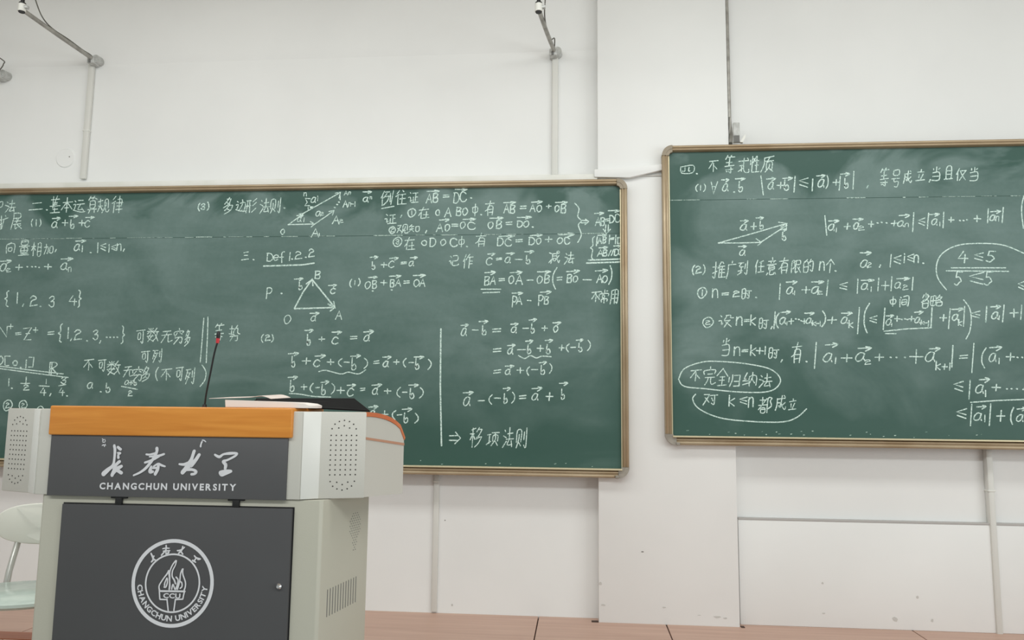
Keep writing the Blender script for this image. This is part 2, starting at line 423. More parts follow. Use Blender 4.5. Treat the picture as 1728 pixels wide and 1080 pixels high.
# 'glyph:x,y,w,h' in the 1728 x 1080 survey frame of the board (centre and size); '.'/',' take x,y; '_' is a free polyline, '~' a free curve
TEXT = {
 'L': [
 "口:1,345,7,10 法:18,348,17,20 二:62,348,25,13 .:79,354 基:93,345,17,28 本:113,346,18,24 运:134,347,20,22 算:157,345,16,28 规:175,347,19,23 律:198,345,18,28",
 "扩:6,375,14,22 展:28,373,18,26 (:54,376,4,12 1:61,376,2,10 ):68,376,4,12 a:92,380,9,11 >:95,369,13,7 +:110,376,9,9 b:122,378,8,14 >:124,365,14,7 +:138,376,9,9 c:148,378,9,12 >:152,367,14,7",
 "向:18,418,16,18 量:41,418,17,25 相:62,420,18,22 加:83,420,16,16 ,:94,423 a:130,418,9,12 >:136,407,17,6 i:139,420,4,10 .:153,426 1:165,418,2,17 ≤:174,417,9,11 i:184,419,5,13 ≤:192,418,8,10 n:201,417,8,11 ,:209,422",
 "a:6,452,11,14 2:15,456,7,6 >:10,441,18,7 +:32,451,11,9 .:46,450 .:54,450 .:60,450 .:66,451 +:81,450,12,9 a:108,450,11,13 >:113,437,20,7 n:118,455,6,7",
 "{:12,504,10,26 1:29,503,3,18 ,:39,515 2:57,508,12,17 .:68,517 3:88,509,10,18 4:123,507,13,16 }:134,504,9,29",
 "N:5,560,13,18 +:18,551,8,8 =:31,563,9,6 Z:46,563,13,21 +:60,557,8,8 =:86,562,10,8 {:102,562,10,30 1:115,562,3,18 ,:120,573 2:132,565,12,17 .:147,575 3:162,565,9,17 ,:169,577 .:180,569 .:186,569 .:192,569 .:198,569 }:207,565,9,30 可:237,567,14,24 数:258,565,19,22 无:282,567,18,20 穷:302,567,16,26 多:317,570,10,26",
 "可:245,601,14,20 列:266,600,16,22",
 "O:1,608,8,14 [:12,609,8,16 o:26,613,8,9 .:35,620 1:44,614,2,13 ]:53,611,8,16 R:90,622,15,20 _:0,618,55,625,107,631 _:0,622,60,630,115,637",
 "1:15,645,2,12 .:20,655 1:44,641,3,10 _:35,647,50,647 2:45,654,9,9 1:78,644,3,8 _:66,651,83,652 4:73,661,10,13 ,:85,666 3:108,642,9,11 _:99,651,111,649 4:104,661,9,13 .:113,668",
 "不:150,615,16,19 可:172,616,13,21 数:192,621,22,22 无:217,626,16,18 穷:233,631,17,24 多:247,631,14,24 (:265,631,8,22 不:281,631,17,20 可:303,630,13,24 列:321,634,16,26 ):343,634,18,36",
 "a:152,651,9,11 .:170,661 b:182,654,9,15 a:214,646,7,8 +:221,646,6,6 b:228,645,6,9 _:205,652,232,657 2:220,664,7,9",
 "O:13,684,15,18 2:13,684,6,9 O:39,684,13,17 2:39,684,5,8 O:68,691,11,11",
 "_:344,537,338,611 _:351,535,350,570,348,612 等:371,560,16,28 势:396,562,18,25",
 "(:336,349,6,13 3:343,349,7,10 ):351,348,6,14 多:386,347,17,27 边:407,347,17,20 形:425,347,18,22 法:447,347,16,24 则:466,347,17,24 .:480,351",
 "D!_:487,379,531,378 _:524,374,531,378,525,383 _:487,379,510,362,512,360,574,325 _:505,361,512,360,508,367 _:566,326,575,324,572,334 _:530,379,563,356 _:555,357,564,355,561,363 .:487,379 .:565,350 .:569,345 .:572,341 _:574,337,574,330 a:505,371,7,8 >:506,364,11,5 1:513,371,2,7 a:537,361,8,9 2:544,361,5,5 A:567,371,11,14 2:576,373,6,6 A:532,393,12,14 1:539,396,2,5 O:477,391,6,9 A:584,326,6,7 n:590,326,4,4 A:583,344,8,11 n:590,345,5,6 -:594,344,5,2 1:599,344,2,8 n:515,328,5,6 Σ:519,341,8,12 a:529,338,8,10 i:536,335,4,8 i:520,352,3,6 =:526,350,5,3",
 "a:617,337,8,9 >:620,324,14,5 n:626,334,4,4",
 "三:415,431,13,13 .:428,438 D:455,434,10,13 e:466,435,8,9 f:476,434,8,18 1:489,433,3,14 .:493,437 2:504,431,11,13 .:516,434 2:526,427,9,13 W:445,449,510,447,530,444",
 "D!W:497,520,512,492,527,471 W:517,479,527,471,528,482 W:527,472,565,519 W:563,509,566,520,554,513 W:497,521,563,519 W:556,515,565,519,557,525 B:536,464,10,12 b:507,482,7,13 >:504,471,15,7 c:562,491,9,9 >:561,482,13,7 O:485,539,11,14 A:572,532,10,14 a:529,538,8,9 >:531,529,15,8",
 "P:454,495,9,18", "W:474.4,495,475.6,495.2",
 "b:630,448,7,13 >:631,434,14,7 +:648,447,9,8 c:661,446,10,12 >:665,436,14,6 =:681,444,9,5 a:694,445,8,9 >:698,435,12,6 记:766,440,16,20 作:790,441,19,23 c:826,441,10,13 >:829,429,12,6 =:842,437,9,5 a:857,439,9,11 >:861,428,14,6 -:875,438,12,2 b:891,438,9,13 >:893,425,15,7 减:936,434,18,20 法:961,435,16,20",
 "例:652,334,22,24 往:677,333,18,23 证:698,333,17,22 A:724,335,9,15 B:735,334,9,14 >:731,323,21,6 =:753,331,9,7 D:770,334,9,17 C:782,332,11,16 >:778,320,20,6 .:795,334 _:644,352,665,348",
 "证:659,369,19,20 ,:677,365 O:695,359,13,14 1:695,359,2,7 在:716,359,18,18 o:739,359,7,10 A:756,358,10,15 B:774,357,9,13 O:785,357,8,12 中:802,354,12,20 .:812,362 有:827,351,16,24 A:855,352,9,15 B:865,353,9,13 >:860,342,20,6 =:883,350,10,7 A:899,351,9,13 O:910,352,8,11 >:906,341,18,6 +:926,348,8,6 O:940,352,7,11 B:951,352,9,14 >:947,342,20,6 ~:970,343,977,352,975,365,981,373,976,380,981,396,975,409",
 "O:662,388,11,12 2:662,388,5,7 观:680,386,18,15 知:700,386,18,14 ,:719,391 A:742,384,10,14 O:755,384,8,11 >:750,371,17,7 =:768,380,10,6 O:781,380,8,11 C:796,381,13,12 >:792,370,22,6 O:828,380,9,11 B:842,379,10,13 >:838,368,22,6 =:859,377,10,7 D:877,378,9,10 O:888,378,9,10 >:885,367,24,7 .:899,383",
 "O:671,408,15,16 3:671,408,6,8 在:692,411,17,20 o:716,410,9,9 D:730,409,10,14 O:748,409,9,10 C:766,409,12,14 中:779,408,12,18 .:788,416 有:812,405,18,22 D:844,408,10,13 C:858,409,11,12 >:855,399,26,6 =:876,406,10,7 D:897,407,9,12 O:909,407,8,10 >:905,397,20,6 +:926,404,11,9 O:945,406,9,10 C:957,406,9,11 >:956,396,26,8",
 "⇒:988,374,12,9 A:1009,374,9,14 B:1017,374,7,13 >:1011,360,15,6 =:1024,371,6,5 D:1032,370,8,12 C:1042,368,8,13 >:1036,356,19,6 ⇓:1024,387,12,15 |:1007,407,2,15 A:1012,406,7,10 B:1020,405,6,10 >:1016,397,14,5 |:1028,404,2,14 =:1033,403,6,5 |:1039,404,2,14 D:1045,406,6,10 {:1000,418,8,38 A:1013,427,9,11 B:1021,427,7,10 /:1029,427,5,10 /:1034,426,5,10 D:1040,426,7,10 C:1046,425,5,10 >:1018,418,14,5 >:1042,415,12,5 W:993,439,1049,437 W:990,444,1049,442",
 "(:592,478,6,13 1:599,477,3,8 ):606,476,6,12 O:621,481,9,12 B:632,480,8,13 >:629,468,15,6 .:629,491 +:648,477,10,8 B:662,478,8,12 A:672,477,9,12 >:667,466,19,7 .:661,489 =:686,476,9,7 O:703,478,9,12 A:713,477,9,13 >:708,465,20,7",
 "B:822,474,9,14 A:832,473,9,14 >:827,460,17,8 _:812,488,845,488 _:815,494,843,493 =:847,472,9,7 O:863,472,9,13 A:876,472,11,15 >:871,460,20,8 -:894,473,10,2 O:911,472,9,12 B:923,471,9,13 >:918,459,22,8 (:936,470,14,36 =:944,470,8,8 B:961,470,9,13 O:971,471,8,10 >:967,458,22,8 -:991,472,14,2 A:1012,470,9,13 O:1021,471,8,12 >:1015,457,20,8 ):1030,464,9,32",
 "P:868,509,7,18 A:876,507,9,13 >:873,495,18,6 -:893,507,7,2 P:912,507,8,17 B:922,507,8,13 >:921,493,18,8 不:1006,500,15,18 常:1020,500,16,22 用:1037,501,13,22",
 "(:443,571,6,13 2:452,570,8,10 ):460,571,6,13 b:521,573,8,19 >:521,558,14,8 +:543,572,10,8 c:566,575,12,12 >:568,561,16,8 =:597,570,11,8 a:619,571,9,11 >:622,560,17,9",
 "b:495,610,8,18 >:495,597,17,8 +:517,609,14,10 c:535,613,11,12 >:540,601,18,9 +:558,611,11,9 (:574,612,13,13 -:585,611,8,2 b:597,614,10,19 >:600,601,17,8 ):617,613,13,17 =:635,611,9,7 a:651,615,9,11 >:653,603,15,8 +:669,611,9,8 (:683,612,9,14 -:694,612,8,2 b:704,614,8,17 >:707,603,16,7 ):725,615,11,17 ~:538,627,550,625,575,631,588,628,605,631,617,624",
 "b:493,651,9,18 >:494,637,16,8 +:513,653,10,9 (:526,655,10,15 -:536,654,6,2 b:546,657,9,17 >:548,645,14,8 ):562,656,10,18 +:575,659,13,10 c:592,662,11,14 >:593,650,14,8 =:612,657,8,7 a:633,661,9,12 >:636,650,16,8 +:654,660,11,8 (:673,662,12,17 -:683,662,8,2 b:695,664,9,16 >:698,650,16,7 ):711,663,12,18 ~:488,664,505,665,530,669,558,670",
 "a:628,699,9,12 >:630,687,15,9 +:649,699,12,11 (:665,700,11,15 -:674,700,8,2 b:685,705,9,16 >:687,691,16,9 ):703,706,11,16",
 "W:744,555,743,650,745,752",
 "a:783,561,9,14 >:784,549,13,7 -:802,557,10,2 b:817,557,9,16 >:816,543,15,8 =:838,557,13,9 a:867,557,9,11 >:868,547,12,7 -:887,554,9,2 b:899,554,8,16 >:899,540,12,8 +:919,554,9,9 O:938,555,7,11 >:940,545,13,7",
 "=:839,591,13,9 a:861,593,9,11 >:863,583,13,7 -:880,590,13,2 b:893,589,8,15 >:893,576,12,8 +:912,588,11,10 b:925,589,8,15 >:926,575,13,8 +:948,587,9,9 (:958,587,8,13 -:967,586,8,2 b:979,586,8,14 >:978,574,12,6 ):994,583,9,17 ~:875,600,885,605,895,600,905,604,915,601,930,602",
 "=:839,627,11,9 a:857,628,9,10 >:860,618,14,7 +:878,625,11,9 (:891,626,8,14 -:902,624,11,2 b:916,624,9,15 >:916,612,12,7 ):929,622,10,17",
 "a:788,678,11,16 >:790,663,17,9 -:812,676,10,2 (:828,674,9,16 -:839,672,10,2 b:853,672,8,16 >:855,656,12,8 ):866,671,11,18 =:882,670,11,8 a:903,670,10,12 >:906,656,17,10 +:927,669,12,13 b:950,665,8,17 >:951,647,14,8",
 "⇒:768,739,19,20 移:804,738,21,32 项:832,740,20,24 法:858,738,17,32 则:881,739,18,32",
 ],
 'R': [
 "四:1160,287,23,15 .:1176,293 不:1204,280,15,20 等:1232,277,17,30 式:1255,279,18,24 性:1274,277,15,26 质:1296,277,22,26",
 "(:1176,317,6,12 1:1182,317,2,8 ):1189,317,6,12 ∀:1205,317,11,20 a:1224,317,9,14 >:1224,304,12,7 .:1239,324 b:1250,315,9,17 >:1249,302,16,7 _:1284,297,1288,329 a:1301,314,9,13 >:1301,302,15,7 +:1317,313,11,11 b:1327,312,10,17 >:1329,301,16,7 |:1341,311,4,26 ≤:1356,308,15,16 |:1371,312,4,20 a:1386,310,10,15 >:1385,297,14,8 ):1396,307,7,22 +:1411,308,11,9 |:1417,309,3,24 b:1428,309,9,16 >:1426,294,15,8 |:1440,304,4,30 ,:1464,315",
 "等:1493,299,15,30 号:1512,301,14,28 成:1531,299,15,20 立:1554,296,16,20 ,:1569,305 当:1580,293,17,22 且:1601,292,14,20 仅:1622,294,20,20 当:1644,293,17,22",
 "D!_:1213,410,1250,410,1284,409 _:1276,403,1285,409,1279,414 _:1213,410,1270,394,1328,377 _:1314,375,1328,377,1318,383 _:1285,408,1328,380 _:1327,378,1327,388 .:1213,410 a:1255,384,11,11 >:1256,373,13,7 +:1272,382,9,11 b:1285,380,8,13 >:1282,368,12,7 b:1323,398,8,14 >:1322,388,10,6 a:1253,427,9,11 >:1253,416,13,6",
 "_:1392,364,1395,397 a:1403,384,10,12 1:1411,388,2,7 >:1407,373,17,7 +:1430,382,10,10 a:1445,382,9,12 2:1454,385,9,7 >:1448,370,17,6 +:1470,378,9,9 .:1481,376 .:1488,375 .:1496,376 +:1509,377,10,10 a:1520,378,10,11 n:1530,380,7,6 >:1526,364,18,8 |:1541,375,3,32 ≤:1555,374,11,12 |:1566,373,3,26 a:1577,375,9,12 1:1586,378,2,6 >:1577,362,16,7 |:1592,371,3,26 +:1605,371,10,9 .:1620,372 .:1626,372 .:1632,371 +:1649,369,11,10 |:1667,364,3,24 a:1675,368,9,11 n:1683,369,6,8 >:1680,357,17,7 |:1692,363,3,26",
 "~:1729,328,1725,342,1724,360,1727,385 ~:1597,489,1583,470,1580,450,1588,430,1610,416,1640,411,1690,413,1729,428 4:1625,434,16,20 ≤:1651,433,15,13 5:1672,433,15,18 _:1605,452,1697,452 _:1597,457,1702,458 5:1617,470,12,22 ≤:1647,470,24,20 5:1668,470,14,22 ≤:1723,482,10,14",
 "(:1170,456,7,16 2:1179,455,9,12 ):1188,455,7,17 推:1214,455,22,26 广:1235,455,16,28 到:1254,452,17,22 任:1282,450,19,23 意:1303,449,17,28 有:1323,448,17,26 限:1343,449,17,22 的:1365,448,17,20 n:1387,449,10,14 个:1401,449,13,22 .:1410,457 a:1458,446,12,14 >:1461,427,18,8 2:1468,447,6,8 ,:1485,449 |:1503,440,3,22 ≤:1514,438,12,14 i:1526,436,6,16 ≤:1536,435,10,12 n:1546,437,9,12 .:1558,444",
 "O:1185,494,15,18 1:1185,494,2,9 n:1207,495,11,14 =:1224,496,11,6 2:1243,496,11,10 时:1259,495,17,18 .:1276,502 |:1316,492,3,26 a:1333,491,11,13 1:1341,494,2,7 >:1336,476,18,8 +:1360,489,13,11 a:1376,490,12,13 2:1384,494,9,6 >:1380,476,20,7 |:1396,486,3,26 ≤:1423,483,13,12 |:1447,483,3,24 a:1459,484,11,12 1:1470,488,2,8 >:1464,473,22,6 |:1482,480,3,22 +:1494,482,12,14 |:1504,479,3,24 a:1515,482,10,12 2:1528,485,9,8 >:1524,470,22,6 |:1540,479,3,22",
 "中:1507,509,12,16 间:1526,508,18,18 省:1562,507,14,24 略:1581,507,20,18",
 "O:1195,544,18,18 2:1195,544,8,7 设:1225,541,24,22 n:1248,542,12,14 =:1260,541,8,6 k:1271,540,10,18 时:1288,545,17,19 ,:1302,553 |:1307,540,3,28 (:1312,541,10,24 a:1321,542,10,12 1:1328,546,2,6 >:1326,527,16,8 +:1335,542,9,9 .:1343,538 .:1348,539 .:1352,541 +:1357,542,6,7 a:1365,542,9,10 k:1374,545,7,9 -:1380,546,5,1 1:1384,546,2,8 >:1366,529,16,7 ):1390,538,13,26 +:1404,540,15,11 a:1425,541,11,12 k:1436,547,8,12 >:1429,529,18,8 |:1449,541,3,44 (:1462,537,16,50 ≤:1473,539,12,12 |:1492,538,3,36 a:1500,544,9,11 1:1505,548,2,5 >:1502,533,12,7 +:1514,538,9,8 .:1522,539 .:1527,538 .:1531,539 +:1538,538,9,8 a:1548,541,9,10 k:1557,544,7,8 -:1562,545,4,1 1:1567,546,2,9 >:1550,527,14,8 |:1572,536,3,34 _:1492,559,1530,555,1572,553 _:1494,563,1512,563 +:1592,536,11,10 |:1602,538,3,34 a:1612,536,10,12 k:1620,544,7,10 >:1616,522,20,8 |:1627,534,3,34 ~:1626,506,1636,520,1639,540,1636,560,1630,572 ≤:1646,531,14,11 |:1664,530,3,26 a:1679,533,11,13 1:1686,536,2,7 >:1680,518,17,8 |:1693,529,3,28 +:1711,528,14,13 |:1723,527,3,24",
 "当:1225,585,16,28 n:1244,593,12,14 =:1257,592,9,6 k:1271,591,10,18 +:1282,592,12,10 1:1291,591,2,14 时:1305,595,18,19 ,:1319,609 有:1345,595,18,34 .:1361,610 |:1376,600,4,44 a:1397,604,15,16 1:1410,608,2,10 >:1403,582,21,10 +:1429,604,18,12 a:1452,603,16,16 2:1465,611,10,8 >:1459,588,22,10 +:1484,603,14,11 .:1503,603 .:1513,603 .:1527,603 +:1546,602,22,23 a:1570,603,16,18 k:1583,617,9,14 +:1594,619,9,9 1:1603,619,2,12 >:1577,589,18,9 |:1607,601,4,36 =:1626,602,13,8 |:1642,604,3,50 (:1660,604,12,34 a:1675,604,12,16 1:1686,609,2,9 >:1680,587,20,11 +:1705,602,14,13 .:1717,603 .:1725,603",
 "≤:1617,652,15,16 |:1636,658,3,32 a:1653,657,13,16 1:1663,664,2,10 >:1661,641,17,12 +:1681,654,14,11 .:1699,656 .:1707,656 .:1716,656 +:1729,657,6,6 _:1638,679,1680,676,1729,674",
 "≤:1622,698,16,16 |:1639,700,3,36 a:1650,704,13,14 1:1662,706,2,12 >:1656,687,16,9 |:1671,700,3,36 +:1689,702,14,18 (:1708,702,9,28 a:1721,706,11,13 >:1724,690,16,8",
 "不:1174,633,17,20 完:1198,634,20,30 全:1219,636,18,28 归:1239,642,18,20 纳:1265,640,23,22 法:1292,642,21,22 ~:1145,640,1155,622,1185,611,1215,610,1260,614,1300,623,1317,640,1308,656,1285,662,1240,661,1190,656,1155,652,1145,640",
 "对:1199,672,23,22 k:1235,676,11,18 ≤:1254,676,12,12 n:1267,679,10,16 都:1291,683,22,26 成:1317,680,19,24 立:1338,683,14,20 ~:1174,665,1169,674,1180,690,1215,705,1265,711,1320,712,1345,704,1361,690",
 ]}
CY = 4.0452
HV = {'0': 0, 'a': 10}
HV.update({str(i): i for i in range(10)})
random.seed(11)


def put(ink, pts, w, jit=0):
    q = []
    for x, y in pts:
        p = onY(x+random.uniform(-jit, jit), y+random.uniform(-jit, jit), CY); q.append((p.x, p.z))
    ink.stroke(q, w)


for bk, parent in (('L', LB), ('R', RB)):
    for li, line in enumerate(TEXT[bk]):
        dia = line.startswith('D!')
        if dia: line = line[2:]
        words_ = []                                     # written words: marks that stand close together
        for tok in line.split():
            a = [float(v) for v in tok[2:].split(',')]
            if tok[0] in '_W~': bx_ = [min(a[::2]), min(a[1::2]), max(a[::2]), max(a[1::2])]
            elif tok[0] in '.,': bx_ = [a[0]-1, a[1]-1, a[0]+1, a[1]+1]
            else: bx_ = [a[0]-a[2]/2, a[1]-a[3]/2, a[0]+a[2]/2, a[1]+a[3]/2]
            words_.append([bx_, [tok]])
        merged = not dia
        if dia: words_ = [[None, line.split()]]
        while merged:
            merged = False
            for i in range(len(words_)):
                for j in range(i+1, len(words_)):
                    p, q = words_[i][0], words_[j][0]
                    gap = math.hypot(max(0, q[0]-p[2], p[0]-q[2]), max(0, q[1]-p[3], p[1]-q[3]))
                    if gap < 5.4:
                        words_[i] = [[min(p[0], q[0]), min(p[1], q[1]), max(p[2], q[2]), max(p[3], q[3])], words_[i][1]+words_[j][1]]
                        del words_[j]; merged = True; break
                if merged: break
        for wbox, toks in words_:
            ink = Ink(CY)
            for tok in toks:
                g, a = tok[0], [float(v) for v in tok[2:].split(',')]
                if g in '_W~':
                    pts = list(zip(a[::2], a[1::2]))
                    if g == '~': pts = spline(pts, 6)
                    put(ink, pts, .0060 if g != 'W' else .0082)
                    continue
                if g in '.,':
                    if g == '.': put(ink, [(a[0]-.6, a[1]), (a[0]+.6, a[1]+.3)], .0078)
                    else: put(ink, [(a[0]+1, a[1]-2), (a[0]-1, a[1]+2)], .0065)
                    continue
                x, y, ww, hh = a
                cjk = ord(g) > 0x3000
                sl = (.14*hh if cjk else .07*hh)           # the hand leans a little
                for st in G[g].split():
                    curved = st[0] == '~'
                    if curved: st = st[1:]
                    pts = [(HV[st[i]], HV[st[i+1]]) for i in range(0, len(st)-1, 2)]
                    pts = [(x-ww/2+ww*u/10+(5-v)/10*sl*(.6 if cjk else 1), y-hh/2+hh*v/10-(u-5)/10*(1.6 if cjk else 0)) for u, v in pts]
                    pts = [(u+random.uniform(-.42, .42), v+random.uniform(-.42, .42)) for u, v in pts]
                    if curved or cjk: pts = spline(pts, 3)
                    put(ink, pts, random.uniform(.0040, .0048) if hh < 9 and g not in '+-=≤>⇒' else (random.uniform(.0046, .0060) if cjk else random.uniform(.0054, .0070)))
            ink.build('chalk_diagram' if dia else 'chalk_writing', M['chalk'], parent,
                      ('chalk vector diagram with arrows' if dia else None))
# horizontal panel joints of the boards with chalk dust caught in them
for parent, y0, y1, px0, px1, bx0, bx1 in ((LB, 405, 392, 0, 1048, -3.68, .218), (RB, 341, 327, 1134, 1728, .474, 4.28)):
    z = (onY(px0, y0, CY).z+onY(px1, y1, CY).z)/2
    MB().box(bx0, bx1, CY-.0003, CY+.0005, z-.0011, z+.0011).build('panel_joint', mat('dark_green_joint', (62, 90, 82), .8), parent)
    ink = Ink(CY-.0005); x = bx0
    while x < bx1:
        l = random.choice((.01, .03, .05, .09, .16)); g = random.choice((.006, .015, .03, .07))
        if x+l > bx1: break
        if random.random() < .72:
            ink.stroke([(x, z+random.uniform(-.001, .001)), (x+l, z+random.uniform(-.001, .001))], random.choice((.002, .003, .0035, .005)))
        x += l+g
    ink.build('chalk_dust', M['chalkfaint'], parent)['kind'] = 'stuff'
# crumbs of chalk along the lower edges
for parent, n, xa, xb, za, zb in ((LB, 26, -3.0, .21, .775, .80), (RB, 24, .48, 2.3, .946, .975)):
    ink = Ink(CY)
    for i in range(n):
        x = random.uniform(xa, xb); z = random.uniform(za, zb); ink.stroke([(x, z), (x+random.uniform(.002, .008), z+random.uniform(0, .002))], random.uniform(.002, .005))
    o = ink.build('chalk_crumbs', M['chalkfaint'], parent); o['kind'] = 'stuff'

# ------------------------------------------------------------------ trunking and conduits on the wall
z_t = 2.296
tr = MB().box(-5, PXL-.001, WY-.095, WY+.0005, z_t, z_t+.036).build('cable_trunking', M['trunk'], bevel=.004)
tag(tr, 'long white cable trunking running along the top of the left chalkboard', 'trunking')
a = onY(1003, 286, 4.05); b = onY(1003, 299, 4.05); c = onY(1062, 300, 4.05); d = onY(1117.5, 287, 4.05); e = onY(1117.5, 277, 4.05); f_ = onY(1060, 284, 4.05)
poly = [a, b, c, d, e, f_]
tp = MB().prism([(p.x, 4.045, p.z) for p in poly], [(p.x, PY, p.z) for p in poly]).build('cable_trunking', M['wall'], bevel=.003)
tag(tp, 'short kinked white trunking crossing the pier between the two boards', 'trunking')
q0 = onY(1066, 297, PY-.003); q1 = onY(1135, 295.5, PY-.003)
tag(MB().tube([(q0.x, PY-.004, q0.z), (q1.x, PY-.004, q1.z)], .004, 8).build('cable', M['pipe'], smooth=True), 'thin white cable below the short trunking on the pier', 'cable')


def conduit(px, y0, y1, wd, dep, label, Y=WY, clip=None):
    a = onY(px, y0, Y); b = onY(px, y1, Y)
    o = empty('wall_conduit', (a.x, Y-dep, b.z), label, 'conduit')
    MB().box(a.x-wd/2, a.x+wd/2, Y-dep, Y+.0005, b.z, a.z).build('conduit_channel', M['pipe'], o, bevel=min(wd, dep)*.3)
    if clip:
        for cy in clip:
            c = onY(px, cy, Y); MB().box(a.x-wd/2-.002, a.x+wd/2+.002, Y-dep-.002, Y+.0005, c.z-.004, c.z+.004).build('joint_band', M['trunk'], o, bevel=.001)
    return o


conduit(158, 104, 303, .036, .022, 'flat painted conduit dropping from the leftmost lamp arm bracket with a visible plate', clip=(222,))
conduit(937, 92, 297, .034, .020, 'flat painted conduit dropping from the lamp arm bracket nearest the pier')
conduit(738, 790, 1032, .030, .014, 'flat painted conduit below the left chalkboard, between lectern and pier', clip=(812,))
conduit(1662, 756, 1072, .032, .042, 'flat painted conduit below the right chalkboard, over the dado', clip=(827,))
# pipe in the corner right of the pier with its open bracket
a = onY(1246, 0, 4.11); b = onY(1243, 205, 4.11)
o = empty('corner_pipe', (PXR+.014, 4.11, b.z-.06), 'grey pipe running up the corner right of the pier above the right board', 'pipe')
MB().tube([(PXR+.016, 4.128, 3.5), (PXR+.016, 4.128, b.z+.03), (PXR+.022, 4.118, b.z-.07), (PXR+.012, 4.09, b.z-.13)], .0115, 12).build('pipe', M['cable' if 0 else 'armgrey'], o, smooth=True)
bx = onY(1243, 224, PY-.012)
mb = MB().box(bx.x-.018, bx.x+.016, PY-.020, PY-.001, bx.z-.055, bx.z+.055)
mb.build('bracket', M['clear'], o, bevel=.003)
MB().box(bx.x-.017, bx.x+.012, PY-.0215, PY-.019, bx.z-.055, bx.z-.018).build('bracket_opening', M['slot'], o)
MB().prism([(bx.x+.014, PY-.024, bx.z-.055), (bx.x+.044, PY-.024, bx.z-.01), (bx.x+.044, PY-.024, bx.z-.03), (bx.x+.03, PY-.024, bx.z-.058)],
           [(bx.x+.014, PY-.002, bx.z-.055), (bx.x+.044, PY-.002, bx.z-.01), (bx.x+.044, PY-.002, bx.z-.03), (bx.x+.03, PY-.002, bx.z-.058)]).build('bent_cover', M['white'], o)
# painted-over round cover plate
c = onY(111, 267, WY)
o = empty('cover_plate', (c.x, WY, c.z), 'painted-over round cover plate on the wall left of the leftmost conduit', 'cover plate')
ring = [(c.x+.060*math.cos(t), c.z+.060*math.sin(t)) for t in [2*math.pi*i/28 for i in range(28)]]
r2 = [(c.x+(x-c.x)*.9, c.z+(z-c.z)*.9) for x, z in ring]
mb = MB(); mb.prism([(x, WY-.006, z) for x, z in r2], [(x, WY+.001, z) for x, z in ring]); mb.build('plate', M['wall'], o, smooth=True)
s = onY(117, 264.5, WY-.007); MB().tube([(s.x, WY-.0075, s.z), (s.x, WY-.004, s.z)], .0035, 8).build('screw', M['chipdark'], o)

# ------------------------------------------------------------------ chalkboard lamp arms
def arm(mx, my, tip, tipY, label, cable):
    m = onY(mx, my, WY-.03); t = Vector(tip)
    o = empty('lamp_arm', (m.x, WY, m.z), label, 'lamp arm', 'arms of the chalkboard lamps on the wall')
    MB().tube([(m.x+.012, WY, m.z+.006), (m.x+.012, WY-.05, m.z+.006)], [.027, .024], 16).build('wall_box', M['clear'], o, smooth=True)
    MB().box(m.x-.032, m.x+.012, WY-.062, WY, m.z-.026, m.z+.016).build('clamp', M['clear'], o, bevel=.005)
    MB().box(m.x-.020, m.x-.008, WY-.066, WY-.06, m.z-.024, m.z-.004).build('clamp_slot', M['slot'], o)
    MB().tube([(m.x-.004, WY-.04, m.z+.004), (m.x-.004+(t.x-m.x)*.5, (WY-.04+t.y)/2, (m.z+t.z)/2+.001), tuple(t)], .0115, 12).build('arm_tube', M['armgrey'], o, smooth=True)
    h = MB().tube([(t.x, t.y, t.z-.012), (t.x, t.y, t.z+.028)], [.019, .019], 14); h.build('holder', M['white'], o, smooth=True)
    MB().tube([(t.x, t.y, t.z-.017), (t.x, t.y, t.z-.0115)], [.015, .0165], 14).build('holder_plug', M['black'], o, smooth=True)
    MB().tube([(t.x, t.y, t.z+.028), (t.x, t.y, t.z+.036), (t.x, t.y, t.z+.0365), (t.x, t.y, 3.3)], [.017, .017, .0095, .0095], 12).build('drop_rod', M['black'], o, smooth=True)
    MB().box(t.x+.012, t.x+.034, t.y-.01, t.y+.012, t.z+.004, t.z+.02).build('wing_nut', M['clear'], o, bevel=.004)
    cp = spline([tuple(v) for v in cable], 6)
    MB().tube(cp, .0032, 8).build('supply_cable', M['cable'], o, smooth=True)
    return o


t1 = onY(37, 16, 3.60); t2 = onY(909, 16, 3.62)
m1 = onY(161, 103, WY-.03); m2 = onY(937, 90, WY-.03)
L1 = lambda k, up=0: (t1.x+(m1.x-t1.x)*k, t1.y+(m1.y-t1.y)*k, t1.z+(m1.z-t1.z)*k+up)
L2 = lambda k, up=0: (t2.x+(m2.x-t2.x)*k, t2.y+(m2.y-t2.y)*k, t2.z+(m2.z-t2.z)*k+up)
c60 = onY(60, 0, 3.7); c73 = onY(71, 28, 3.7)
arm(161, 103, t1, 0, 'lamp arm over the left part of the left chalkboard, whole in view', [(c60.x-.02, 3.7, c60.z+.06), tuple(c60), tuple(c73), L1(.38, .013), L1(.6, .016), L1(.8, .013), L1(.93, .016), L1(.99, .0)])
c92 = onY(920, 0, 3.66); c93 = onY(919, 25, 3.68); cl = onY(936, 68, 4.0)
arm(937, 90, t2, 0, 'lamp arm nearest the pier, over the left chalkboard', [(c92.x, 3.66, c92.z+.06), tuple(c92), tuple(c93), L2(.45, .014), L2(.7, .012), (cl.x, 3.98, cl.z), L2(.93, .0)])
m3 = onY(4, 128, WY-.03); t3 = Vector((m3.x-.02, 3.62, m3.z+.002))
c0 = onY(0, 98, 4.05); c1 = onY(6, 108, 4.08)
arm(4, 128, t3, 0, 'lamp arm cut by the left edge of the photo, only its wall bracket in view', [(t3.x-.02, 3.8, t3.z+.12), tuple(c0), tuple(c1), (m3.x-.004, WY-.06, m3.z+.012)])

